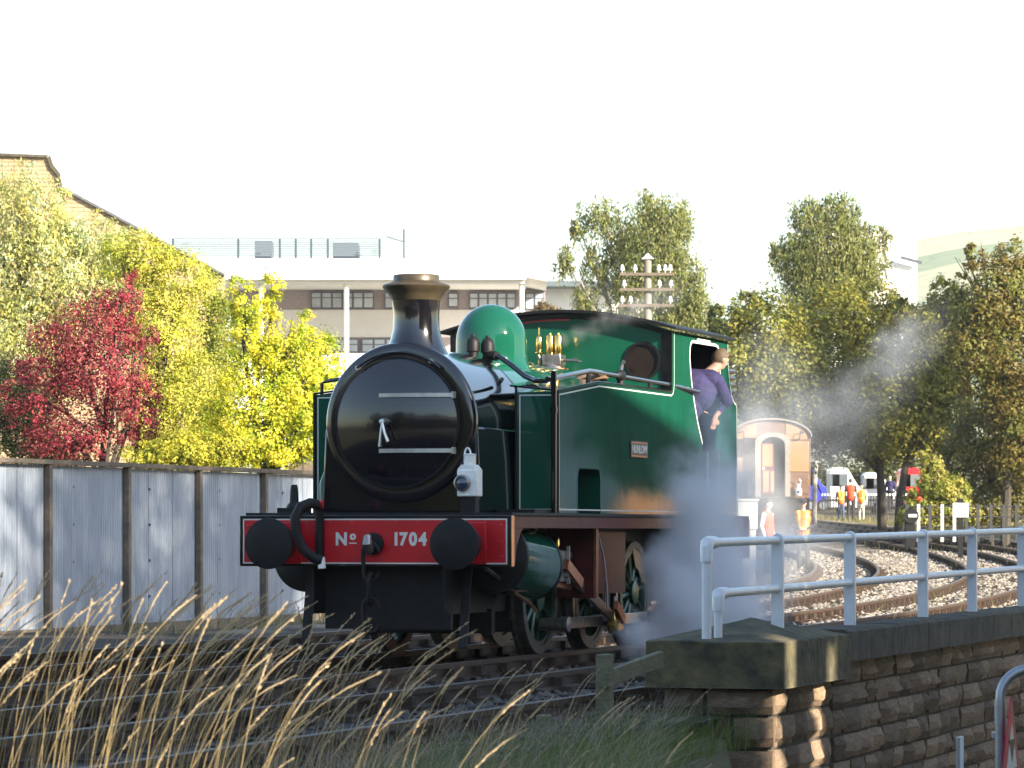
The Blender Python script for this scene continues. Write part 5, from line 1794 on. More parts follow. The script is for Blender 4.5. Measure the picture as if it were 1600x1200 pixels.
tree('broadleaf_tree', 'dark broadleaf tree just behind and right of the cab', 'tree', [(1195, 510, 60, 60), (1160, 570, 50, 80), (1230, 600, 70, 90), (1170, 490, 30, 35), (1150, 650, 40, 60)], 138, 12000, 0.18, DK, (1205, 0.2), group='broadleaf trees right of the engine', seed=23)
tree('broadleaf_tree', 'widest dark broadleaf tree below the right hand birch', 'tree', [(1300, 500, 75, 50), (1350, 480, 60, 45), (1300, 590, 90, 90), (1370, 590, 70, 90), (1310, 680, 90, 48), (1260, 640, 50, 60), (1360, 700, 60, 30)], 141, 17000, 0.18, DK, (1378, 0.20), group='broadleaf trees right of the engine', seed=24)
tree('broadleaf_tree', 'yellow-green topped broadleaf tree left of the brown edged tree', 'tree', [(1420, 490, 55, 40), (1440, 560, 65, 80), (1400, 620, 60, 80), (1470, 640, 55, 80), (1430, 680, 70, 40), (1492, 540, 45, 80), (1480, 470, 35, 40)], 136, 17000, 0.18, [(0.28, 0.27, 0.045), (0.21, 0.22, 0.04), (0.16, 0.17, 0.035), (0.34, 0.30, 0.05)], (1403, 0.18), group='broadleaf trees right of the engine', seed=25)
tree('broadleaf_tree', 'small green tree peeping between the birch and the dark trees', 'tree', [(1122, 500, 16, 28), (1125, 540, 22, 40)], 146, 1800, 0.17, [(0.13, 0.16, 0.04), (0.18, 0.19, 0.05)], (1122, 0.08), group='broadleaf trees right of the engine', seed=26, limbs=False)
tree('broadleaf_tree', 'brown edged autumn tree at the right border of the picture', 'tree', [(1565, 460, 55, 70), (1512, 405, 24, 34), (1590, 420, 40, 50), (1580, 560, 60, 90), (1525, 540, 40, 80), (1600, 660, 60, 90)], 120, 15000, 0.15, [(0.20, 0.15, 0.035), (0.22, 0.17, 0.045), (0.16, 0.17, 0.035), (0.21, 0.22, 0.05)], (1570, 0.18), group='broadleaf trees right of the engine', seed=27)
tree('leafy_shrub', 'olive shrub mass below the brown edged tree at the right border', 'shrub', [(1545, 680, 55, 70), (1585, 740, 50, 70), (1500, 720, 35, 50), (1550, 790, 70, 35)], 121.5, 12000, 0.14, [(0.20, 0.19, 0.05), (0.15, 0.16, 0.04), (0.27, 0.25, 0.10), (0.24, 0.20, 0.05)], (1550, 0.08), group='leafy shrubs', seed=28)
tree('yellow_shrub', 'bright yellow-green shrub behind the small notice board', 'shrub', [(1437, 785, 22, 35), (1455, 745, 22, 38), (1478, 780, 36, 42), (1440, 805, 40, 24), (1446, 710, 10, 18), (1505, 800, 34, 24)], 118.3, 8000, 0.12, [(0.38, 0.36, 0.06), (0.30, 0.32, 0.05), (0.42, 0.38, 0.10), (0.22, 0.25, 0.05)], (1445, 0.06), group='yellow shrubs', seed=29, sig=0.14)
tree('hedge', 'dark hedge added behind the parked vans to darken the gap under the trees', 'hedge', [(1300, 760, 50, 45), (1360, 755, 50, 48), (1420, 760, 50, 46), (1480, 760, 40, 40), (1260, 770, 40, 40)], 192, 7000, 0.25, [(0.08, 0.09, 0.025), (0.10, 0.11, 0.03)], (1370, 0.1), seed=30, limbs=False)  # dark filling added behind the vans to close a bright gap


# unseen trees and blocks added on the sunny side to shade the engine
def wv(w_, v_):
    sx, sy = SUNV.x, SUNV.y
    n_ = math.hypot(sx, sy)
    sx, sy = sx / n_, sy / n_
    # v counts away from the sun, w across
    return (-sx * v_ - sy * w_, -sy * v_ + sx * w_)


def shed(label, w0, w1, v0, v1, h, name='shade_block'):  # unseen block added to cast shade
    a, b, c, d_ = wv(w0, v0), wv(w1, v0), wv(w1, v1), wv(w0, v1)
    t = thing(name, label, 'building', (a[0], a[1], -0.3), 0)
    pts = [a, b, c, d_]
    Q('wall', MB().prism([(p_[0] - a[0], p_[1] - a[1]) for p_ in pts], lambda x, y: (x, y, 0), lambda x, y: (x, y, h + 0.3)), 'mill_dark', t, smooth=False)
    cx_, cy_ = sum(p_[0] for p_ in pts) / 4 - a[0], sum(p_[1] for p_ in pts) / 4 - a[1]
    mb = MB()
    mb.prism([((p_[0] - a[0] - cx_) * 1.0 + cx_, (p_[1] - a[1] - cy_) * 1.0 + cy_) for p_ in pts], lambda x, y: (x, y, h + 0.3), lambda x, y: (x, y, h + 0.42))
    Q('roof_slab', mb, 'slate', t, smooth=False)
    return t


def pxw(px, X):
    """w of the point on the lateral plane X seen at photo column px"""
    d = d_at(px, X)
    x = (px - 800) / F * d
    sx, sy = SUNV.x, SUNV.y
    n_ = math.hypot(sx, sy)
    return (-x * sy + d * sx) / n_


W1 = pxw(1234, 5.0)  # gaps between the blocks placed to throw sun stripes on the pier
W2 = pxw(1298, 5.0)
SH = 11.6
shed('long unseen block added to shade the engine', 9.6, W1 - 0.13, -6, 0, SH)
shed('narrow unseen block added between two light slots', W1 + 0.12, W2 - 0.13, -4, 0, SH + 0.5, 'shade_tower')
shed('second unseen block added to shade the engine', W2 + 0.13, 31.4, -6, 0, SH)
for nm_, wa_ in (('unseen cover added over the first light slot', W1), ('unseen cover added over the second light slot', W2)):
    t_ = shed(nm_, wa_ - 0.125, wa_ + 0.115, -0.6, -0.1, 4.2, 'slot_cover')
    t_.location.z = 7.08


def free_tree(name, label, x, y, h, r, n, size, cols, seed, base=0.25):
    g = random.Random(seed)
    gz = float(zr(y)) - 0.3
    t = thing(name, label, 'tree', (x, y, gz), 0, 'trees outside the picture')
    E = [(g.uniform(-0.4, 0.4) * r, g.uniform(-0.4, 0.4) * r, h * (base + (1 - base) * f), r * g.uniform(0.6, 0.85) * (1.15 - 0.6 * f), r * g.uniform(0.6, 0.85) * (1.15 - 0.6 * f), h * 0.2) for f in (0.15, 0.3, 0.45, 0.6, 0.75, 0.85)]
    V, Fq, T = crown_arrays(E, n, size, cols, seed)
    link('crown', np_mesh('crown', V, Fq, M['leaf'], T), t)
    mb = MB()
    mb.tube([(0, 0, 0), (0.1, 0, h * 0.4), (0, 0.1, h * 0.85)], [0.3, 0.22, 0.06], 8)
    for e in E:
        mb.tube([(0.05, 0, e[2] * 0.6), (e[0] * 0.6, e[1] * 0.6, e[2] * 0.85), e[:3]], [0.12, 0.08, 0.03], 5)
    mb.build('trunk', M['bark'], t)
    return t


GR = [(0.09, 0.11, 0.03), (0.13, 0.14, 0.04), (0.07, 0.09, 0.025)]
for i, (ww, vv, hh, rr) in enumerate(((33.6, -8, 25, 3.6), (36.6, -4, 24, 4.0), (39.4, -6, 25, 3.8))):  # unseen trees added to throw shade on the fence
    x, y = wv(ww, vv)
    free_tree('shade_tree', ('tall unseen tree added next to the shading blocks', 'middle unseen tree added to shade the fence', 'last unseen tree added to shade the fence')[i], x, y, hh, rr, 22000, 0.30, GR, 60 + i, base=0.10)
for i, (ww, vv, hh, rr) in enumerate(((112, 44, 21, 5.5), (117, 48, 22, 5.0), (124, 44, 20.5, 5.5))):  # unseen trees added to shade the broadleaf trees
    x, y = wv(ww, vv)
    free_tree('far_shade_tree', ('nearest unseen tall tree added beyond the right border for shade', 'middle unseen tall tree added beyond the right border for shade', 'farthest unseen tall tree added beyond the right border for shade')[i], x, y, hh, rr, 9000, 0.5, GR, 70 + i, base=0.1)
for i, (x, y, hh, rr) in enumerate(((40.5, 91, 11, 4.2), (46, 98, 13, 5.0), (35.5, 90, 9.5, 3.8))):  # unseen near-black trees added for the tank side to mirror
    free_tree('dark_mirrored_tree', ('middle unseen darkened tree added behind the orange wall for reflections', 'tallest unseen darkened tree added behind the orange wall for reflections', 'lowest unseen darkened tree added behind the orange wall for reflections')[i], x, y, hh, rr, 11000, 0.4, [(0.016, 0.026, 0.016), (0.022, 0.032, 0.018)], 90 + i, base=0.02)
for i, (x, y, hh, rr) in enumerate(((-26, -4, 9, 6), (-38, -20, 12, 8), (-52, -8, 11, 8), (-30, -32, 12, 9), (-16, -42, 12, 9))):  # unseen tree row added for the smokebox door to mirror
    free_tree('mirrored_tree', 'unseen tree added behind the viewer, number counted from the left'.replace(', number counted from the left', (' nearest the fence', ' by the kerb', ' in the far corner', ' with a broad crown', ' straight behind'))[i] if False else ('unseen tree added behind the viewer nearest the fence', 'unseen tree added behind the viewer by the kerb', 'unseen tree added behind the viewer in the far corner', 'unseen tree added behind the viewer with a broad crown', 'unseen tree added straight behind the viewer')[i], x, y, hh, rr, 6000, 0.55, GR, 80 + i, base=0.05)


# road behind the viewer; unseen terrace and low wall added for engine reflections
M['asphalt'] = mat('old_asphalt', (0.05, 0.05, 0.052), 0.9, var=0.25, scale=4, bump=0.006, bscale=60)
rd_ = MB()
for i in range(20):
    for j in range(14):
        rd_.v.append((-60 + i * 5, -52 + j * 4.5, -0.34 + 0.012))
for i in range(19):
    for j in range(13):
        a = i * 14 + j
        rd_.f.append((a, a + 14, a + 15, a + 1))
for k in range(len(rd_.v)):
    x, y, z = rd_.v[k]
    rd_.v[k] = (x, y, -0.30 + 0.03 * math.sin(x * 0.2) + 0.2)
tag(rd_.build('road', M['asphalt'], smooth=True, ang=180), kind='structure')
def row_house(i, a, b, h, label):
    a, b = Vector((*a, 0)), Vector((*b, 0))
    d = (b - a).normalized()
    nrm = Vector((d.y, -d.x, 0)) * -1
    if nrm.dot(Vector((0, 31, 0)) - a) < 0:
        nrm = -nrm
    Ln = (b - a).length
    t = thing('mirrored_house', label, 'house', (a.x, a.y, -0.2), math.atan2(d.y, d.x), 'unseen houses added behind the viewer')
    sg = 1 if Vector((-d.y, d.x, 0)).dot(nrm) > 0 else -1
    y0, y1 = (-7 * sg, 0)
    Q('wall', MB().box(0, Ln - 0.02, min(y0, y1), max(y0, y1), 0, h), 'mill_dark', t)
    Q('roof', MB().prism([(min(y0, y1) - 0.3, h), (max(y0, y1) + 0.3, h), ((y0 + y1) / 2, h + 2.6)], lambda p, q: (0, p, q), lambda p, q: (Ln - 0.02, p, q)), 'slate', t, smooth=False)
    for wx in (Ln * 0.25, Ln * 0.7):
        for wz in (0.9, 3.4):
            if wz + 1.4 < h:
                f_ = Q('window', MB().box(wx - 0.5, wx + 0.5, min(0, 0.04 * sg), max(0, 0.04 * sg), wz, wz + 1.4), 'frame_dark', t)
                Q('pane', MB().box(wx - 0.42, wx + 0.42, min(0.041 * sg, 0.05 * sg), max(0.041 * sg, 0.05 * sg), wz + 0.08, wz + 1.32), 'pane', f_)
    Q('chimney', MB().box(0.4, 1.1, (y0 + y1) / 2 - 0.4, (y0 + y1) / 2 + 0.4, h + 2.0, h + 3.6), 'mill_dark', t)


A_, B_ = Vector((-40, 2)), Vector((14, -44))
hs_ = 9
for i in range(hs_):
    p0_, p1_ = A_.lerp(B_, i / hs_), A_.lerp(B_, (i + 1) / hs_)
    row_house(i, p0_, p1_, 5.4 + (i % 3) * 0.35, 'unseen stone house added behind the viewer, ' + ('end house nearest the fence', 'second from the fence end', 'third from the fence end', 'fourth from the fence end', 'middle house of the row', 'fourth from the far end', 'third from the far end', 'second from the far end', 'end house nearest the shading blocks')[i])
M['orange_brick'] = brick_mat('orange_brick', (0.42, 0.19, 0.08), (0.34, 0.14, 0.06), (0.25, 0.2, 0.15), 0.24, 0.08, 0.008)
bw_ = thing('mirrored_wall', 'low unseen orange brick wall added for its reflection in the tank side', 'wall', (17.5, 80, -0.2), R(12))
Q('wall_body', MB().box(0, 40, 0, 0.35, 0, 2.3), 'orange_brick', bw_)
Q('wall_coping', MB().box(-0.05, 40.05, -0.06, 0.41, 2.303, 2.42), 'cope', bw_)

# ------------------------------------------------------------------ grass
def blades(roots, H, wdt, lean, curve, col, seed, seg=5, heads=None, headcol=None):
    """flat tapered blades (roots n x 3, H n, lean direction n x 2)"""
    g = np.random.default_rng(seed)
    n = len(roots)
    rows = []
    ts = np.linspace(0, 1, seg + 1)
    side = g.normal(size=(n, 2))
    side /= np.linalg.norm(side, axis=1)[:, None]
    side = np.concatenate([side, np.zeros((n, 1))], 1)
    side[:, 0] = np.abs(side[:, 0]) + 0.4
    side /= np.linalg.norm(side, axis=1)[:, None]
    for t in ts:
        bend = (t * 0.35 + curve * t ** 2.4)[:, None] if isinstance(curve, np.ndarray) else t * 0.35 + curve * t ** 2.4
        hor = lean * bend * H[:, None]
        z = H * (t - 0.25 * (curve if isinstance(curve, np.ndarray) else curve) * t ** 3)
        p = roots + np.concatenate([hor, z[:, None]], 1)
        wv_ = wdt * (1 - 0.75 * t)
        if heads is not None:
            wv_ = np.where((t > 0.78) & heads, wdt * (2.2 if t < 0.97 else 0.6), wv_)
        rows.append(p - side * wv_[:, None] / 2)
        rows.append(p + side * wv_[:, None] / 2)
    A = np.stack(rows, 1)          # n, 2*(seg+1), 3
    k = 2 * (seg + 1)
    V = A.reshape(-1, 3)
    base = np.arange(n)[:, None] * k
    fs = []
    for i in range(seg):
        fs.append(np.concatenate([base + 2 * i, base + 2 * i + 1, base + 2 * i + 3, base + 2 * i + 2], 1))
    Fq = np.concatenate(fs)
    return V, Fq, np.repeat(col, k, axis=0)


def scatter(n, px0, px1, lat0, lat1, seed, dens=None):
    """world points on the bank between the near track and the viewer"""
    g = np.random.default_rng(seed)
    out = []
    while len(out) < n:
        px = g.uniform(px0, px1)
        X = lat0 + (lat1 - lat0) * g.random() ** 1.3
        d = d_at(px, X)
        if d < 12.3 or d > 27:
            continue
        x = (px - 800) / F * d
        if dens is not None and g.random() > dens(px, d):
            continue
        lat, t = lat_t(x, d)
        if lat > 3.95 and t > -5.12:
            continue
        if (lat > 4.85 and x > 0.85) or px > 1190:
            continue
        out.append((x, d, -0.38))
    return np.array(out)


# tall dry stalks with seed heads: bent tubes
def stalks(n, seed):
    g = np.random.default_rng(seed)
    Vs, Fs, Ts = [], [], []
    o = 0

    def dens(px, d):
        return 1.0 if px < 420 else (0.42 if px < 700 else (0.25 if px < 900 else 0.08))
    roots = scatter(n, -160, 1300, 3.98, 7.6, seed, dens)
    for r in roots:
        px = 800 + r[0] / r[1] * F
        left = max(0, min(1, (520 - px) / 520))
        top_py = 800 + 110 * (1 - left) + abs(g.normal()) * 120 + (60 if px > 560 else 0) + max(0, px - 600) * 0.12
        if px > 900:
            top_py += 30
        h = CZ + (HY - top_py) / F * r[1] - r[2]
        h = min(max(h, 0.35), 1.55)
        ang = g.normal(0.55, 0.3)
        ln_ = h * g.uniform(0.08, 0.40) * (0.6 if px < 150 else 1)
        lean = np.array([math.cos(ang * 0.6) * ln_, math.sin(ang * 0.6) * ln_ * 0.5])
        if px > 880:
            lean = lean * g.uniform(0.4, 1.3)
        seg = 13
        w_ = g.uniform(0.0010, 0.0019) * (1.3 if r[1] < 15 else 1.0)
        nod = g.uniform(0.0, 0.15) * h
        head = g.uniform(0.13, 0.24)
        pts, ws = [], []
        for i in range(seg + 1):
            t = i / seg
            z = h * (t - 0.12 * t ** 4)
            hor = lean * t ** 1.7 + np.array([nod, 0]) * t ** 5
            pts.append(np.array([r[0] + hor[0], r[1] + hor[1], r[2] + z]))
            rel = (1 - t) * h
            ww = w_ * (1.15 - 0.55 * t)
            if rel < head:
                q = 1 - rel / head
                ww = w_ * (0.6 + 1.5 * math.sin(math.pi * min(1, q * 0.92 + 0.04)) ** 0.7)
            ws.append(ww)
        # finer head
        A = np.array(pts)
        for i in range(seg + 1):
            d_ = A[min(i + 1, seg)] - A[max(i - 1, 0)]
            d_ /= np.linalg.norm(d_)
            u = np.cross(d_, (0, 1, 0))
            u /= np.linalg.norm(u)
            v = np.cross(d_, u)
            for k in range(3):
                a = 2.094 * k
                Vs.append(A[i] + (u * math.cos(a) + v * math.sin(a)) * ws[i])
        for i in range(seg):
            for k in range(3):
                Fs.append((o + i * 3 + k, o + i * 3 + (k + 1) % 3, o + (i + 1) * 3 + (k + 1) % 3, o + (i + 1) * 3 + k))
        b_ = g.uniform(0.75, 1.2)
        c = np.array([0.46, 0.35, 0.17]) * b_
        c2 = np.array([0.46, 0.36, 0.22]) * b_
        for i in range(seg + 1):
            cc_ = c if (1 - i / seg) * h > head else c2
            Ts += [cc_] * 3
        o += (seg + 1) * 3
        # spikelets on the head
        for q in range(14):
            f = 1 - (head * g.random()) / h
            fi = f * seg
            i0 = int(min(seg - 1, fi))
            pp = A[i0] * (1 - (fi - i0)) + A[i0 + 1] * (fi - i0)
            d_ = A[seg] - A[seg - 2]
            d_ /= np.linalg.norm(d_)
            u = g.normal(size=3) * 0.2 + d_
            u /= np.linalg.norm(u)
            s_ = np.cross(u, g.normal(size=3))
            s_ /= np.linalg.norm(s_)
            L_ = g.uniform(0.010, 0.024)
            Vs += [pp, pp + u * L_ * 0.5 + s_ * 0.0035, pp + u * L_, pp + u * L_ * 0.5 - s_ * 0.0035]
            Fs.append((o, o + 1, o + 2, o + 3))
            Ts += [c2] * 4
            o += 4
    return np.array(Vs), np.array(Fs), np.array(Ts)


V, Fq, T = stalks(340, 41)
tag(link('dry_grass', np_mesh('dry_grass', V, Fq, M['grass'], T)), kind='stuff', label='tall dry straw coloured seeding grass in the left foreground')
g_ = np.random.default_rng(42)
rt_ = scatter(9500, -160, 1040, 3.98, 6.6, 42)
n = len(rt_)
lean = np.stack([g_.normal(0.35, 0.55, n), g_.normal(0, 0.4, n)], 1)
H_ = g_.uniform(0.12, 0.56, n) * np.where(rt_[:, 1] < 16, 1.15, 1)
col = np.array([0.34, 0.28, 0.20]) * g_.uniform(0.6, 1.25, (n, 1))
V, Fq, T = blades(rt_, H_, np.full(n, 0.0045), lean, g_.uniform(0.2, 1.1, n), col, 43)
tag(link('dead_undergrowth', np_mesh('dead_undergrowth', V, Fq, M['grass'], T)), kind='stuff')
rt_ = scatter(17000, -160, 1330, 4.1, 7.4, 44, lambda px, d: (1.0 if px > 560 else 0.22) * (1.0 if d < 24 else 0.5))
n = len(rt_)
lean = np.stack([g_.normal(0.15, 0.5, n), g_.normal(0, 0.4, n)], 1)
H_ = g_.uniform(0.12, 0.40, n)
col = np.array([0.10, 0.16, 0.035]) * g_.uniform(0.6, 1.4, (n, 1)) + np.array([0.05, 0.03, 0.0]) * g_.random((n, 1))
V, Fq, T = blades(rt_, H_, np.full(n, 0.007), lean, g_.uniform(0.1, 1.0, n), col, 45)
tag(link('green_grass', np_mesh('green_grass', V, Fq, M['grass'], T)), kind='stuff')
# weeds along the tracks and the far bank
rows_ = []
g_ = np.random.default_rng(46)
while len(rows_) < 14000:
    s = g_.uniform(12, 140)
    a = g_.choice([-8.5, 6.2, 6.8, 7.4, 8.5]) + g_.normal() * 0.5 if g_.random() < 0.85 else g_.uniform(-5.2, 5.2)
    x, y, h = path(s, a)
    rows_.append((x, y, float(zr(y)) - 0.25))
rt_ = np.array(rows_)
n = len(rt_)
col = np.where(g_.random((n, 1)) < 0.5, np.array([[0.28, 0.22, 0.11]]), np.array([[0.13, 0.16, 0.045]])) * g_.uniform(0.6, 1.3, (n, 1))
V, Fq, T = blades(rt_, g_.uniform(0.1, 0.38, n), np.full(n, 0.016), np.stack([g_.normal(0.1, 0.5, n), g_.normal(0, 0.5, n)], 1), g_.uniform(0.1, 0.9, n), col, 47, seg=3)
tag(link('lineside_weeds', np_mesh('lineside_weeds', V, Fq, M['grass'], T)), kind='stuff')


# ------------------------------------------------------------------ people
class Body:
    def __init__(s):
        s.pr = []

    def cap(s, a, b, r0, r1, m):
        s.pr.append((Vector(a), Vector(b), r0, r1, m))
        return s

    def ell(s, c, r, m, rot=None):
        s.pr.append((Vector(c), tuple(r), rot, None, m))
        return s

    def solid(s, grow=0.0, only=None):
        mb = MB()
        for p in s.pr:
            if only is not None and p[4] not in only:
                continue
            if p[3] is None:
                if p[2] is None:
                    mb.ball(p[0], tuple(x + grow for x in p[1]), 16, 10)
                else:
                    o = len(mb.v)
                    mb.ball((0, 0, 0), tuple(x + grow for x in p[1]), 16, 10)
                    for i in range(o, len(mb.v)):
                        mb.v[i] = tuple(p[2] @ Vector(mb.v[i]) + p[0])
            else:
                a, b, r0, r1 = p[0], p[1], p[2] + grow, p[3] + grow
                d = (b - a).normalized()
                ps, rs = [], []
                for q in (-1, -0.85, -0.5):
                    ps.append(a + d * r0 * q)
                    rs.append(r0 * math.sqrt(max(0.0004, 1 - q * q)))
                ps += [a, b]
                rs += [r0, r1]
                for q in (0.5, 0.85, 1):
                    ps.append(b + d * r1 * q)
                    rs.append(r1 * math.sqrt(max(0.0004, 1 - q * q)))
                mb.tube(ps, rs, 12)
        return mb

    def mesh(s, name, mats, voxel, parent, grow=0.0, only=None, zbands=None, smooth=3):
        me0 = s.solid(grow, only).mesh('tmp', None, False)
        ob = link('tmp', me0)
        md = ob.modifiers.new('r', 'REMESH')
        md.mode = 'VOXEL'
        md.voxel_size = voxel
        sm = ob.modifiers.new('s', 'SMOOTH')
        sm.iterations = smooth
        sm.factor = 0.5
        dg = bpy.context.evaluated_depsgraph_get()
        me = bpy.data.meshes.new_from_object(ob.evaluated_get(dg))
        bpy.data.objects.remove(ob)
        me.name = name
        me.materials.clear()
        names = list(dict.fromkeys(p[4] for p in s.pr if only is None or p[4] in only))
        for m in names:
            me.materials.append(M[mats.get(m, m)])
        n = len(me.polygons)
        cen = np.empty(n * 3, np.float32)
        me.polygons.foreach_get('center', cen)
        cen = cen.reshape(-1, 3)
        best = np.full(n, 1e9)
        idx = np.zeros(n, np.int32)
        for p in s.pr:
            if only is not None and p[4] not in only:
                continue
            if p[3] is None:
                q = cen - np.array(p[0])
                if p[2] is not None:
                    q = q @ np.array(p[2].to_3x3())
                r_ = np.array(p[1])
                kk = np.linalg.norm(q / r_, axis=1)
                dd = (kk - 1) * r_.min()
            else:
                a, b = np.array(p[0]), np.array(p[1])
                ab = b - a
                t = np.clip(((cen - a) @ ab) / max(1e-9, ab @ ab), 0, 1)
                dd = np.linalg.norm(cen - a - t[:, None] * ab, axis=1) - (p[2] + (p[3] - p[2]) * t)
            w_ = dd < best
            best[w_] = dd[w_]
            idx[w_] = names.index(p[4])
        if zbands:
            me.materials.append(M[zbands[0]])
            k = len(me.materials) - 1
            for f in zbands[1]:
                idx[f(cen)] = k
        me.polygons.foreach_set('material_index', idx)
        me.polygons.foreach_set('use_smooth', np.ones(n, dtype=bool))
        return link(name, me, parent)


def limb_arm(B, sh, el, wr, cloth, skin='skin', fdir=None, cuff=0.9):
    sh, el, wr = Vector(sh), Vector(el), Vector(wr)
    B.cap(sh, el, 0.060, 0.050, cloth)
    c = el + (wr - el) * cuff
    B.cap(el, c, 0.050, 0.038, cloth)
    B.cap(c, wr, 0.031, 0.027, skin)
    d = (wr - el).normalized() if fdir is None else Vector(fdir).normalized()
    u, v = _frame(d)
    pm = wr + d * 0.05
    B.cap(wr + d * 0.02 + u * 0.012, pm + d * 0.03 + u * 0.016, 0.024, 0.022, skin)
    B.cap(wr + d * 0.02 - u * 0.012, pm + d * 0.03 - u * 0.016, 0.024, 0.022, skin)
    for k, (o_, l_) in enumerate(((-0.03, 0.055), (-0.01, 0.07), (0.01, 0.075), (0.03, 0.065))):
        r_ = pm + d * 0.045 + u * o_
        m_ = r_ + d * l_ * 0.55
        t_ = m_ + d * l_ * 0.35 + v * l_ * 0.35
        B.cap(r_ - d * 0.02, m_, 0.0105, 0.0095, skin)
        B.cap(m_, t_, 0.0095, 0.0085, skin)
    th0 = wr + d * 0.03 + u * 0.035
    B.cap(th0, th0 + d * 0.035 + u * 0.028, 0.0125, 0.011, skin)
    B.cap(th0 + d * 0.035 + u * 0.028, th0 + d * 0.06 + u * 0.028, 0.011, 0.0095, skin)


def head(B, c, face, up, skin='skin'):
    """face: direction the face looks; returns a matrix of the head"""
    f = Vector(face).normalized()
    u = (Vector(up) - f * Vector(up).dot(f)).normalized()
    r = f.cross(u)
    rot = Matrix((r, f, u)).transposed().to_4x4()
    c = Vector(c)
    B.ell(c, (0.075, 0.095, 0.108), skin, rot)
    B.ell(c + f * 0.025 - u * 0.055, (0.056, 0.065, 0.062), skin, rot)
    B.ell(c + f * 0.098 - u * 0.022, (0.014, 0.022, 0.024), skin, rot)
    B.ell(c + f * 0.075 - u * 0.062, (0.026, 0.018, 0.009), skin, rot)
    for s_ in (-1, 1):
        B.ell(c + r * s_ * 0.078 - u * 0.008 - f * 0.008, (0.012, 0.022, 0.032), skin, rot)
        B.ell(c + r * s_ * 0.03 + f * 0.078 + u * 0.006, (0.017, 0.014, 0.011), skin, rot)
    return c, rot, f, u, r


def hair_mesh(parent, hc, m, style='short'):
    c, rot, f, u, r = hc
    mb = MB()
    n, k = 20, 10
    for i in range(k + 1):
        ph = math.pi * 0.66 * i / k
        for j_ in range(n):
            a = 2 * math.pi * j_ / n
            x, y, z = math.sin(ph) * math.cos(a), math.sin(ph) * math.sin(a), math.cos(ph)
            lim = 0.40 if y > 0.25 else (0.10 if y > -0.1 else -0.42)
            zz = max(z, lim)
            g = 1.0 + 0.02 * math.sin(j_ * 5 + i * 3)
            mb.v.append(tuple(c + rot.to_3x3() @ Vector((x * 0.082 * g, y * 0.102 * g, zz * 0.117 * g))))
    for i in range(k):
        for j_ in range(n):
            q = (j_ + 1) % n
            mb.f.append((i * n + j_, (i + 1) * n + j_, (i + 1) * n + q, i * n + q))
    inv = parent
    return mb.build('hair', M[m], inv, ang=180)


def eyes_mesh(parent, hc):
    c, rot, f, u, r = hc
    for s_ in (-1, 1):
        mb = MB().ball(c + r * s_ * 0.03 + f * 0.091 + u * 0.006, 0.008, 8, 6)
        mb.build('eye', M['hair_dark'], parent)


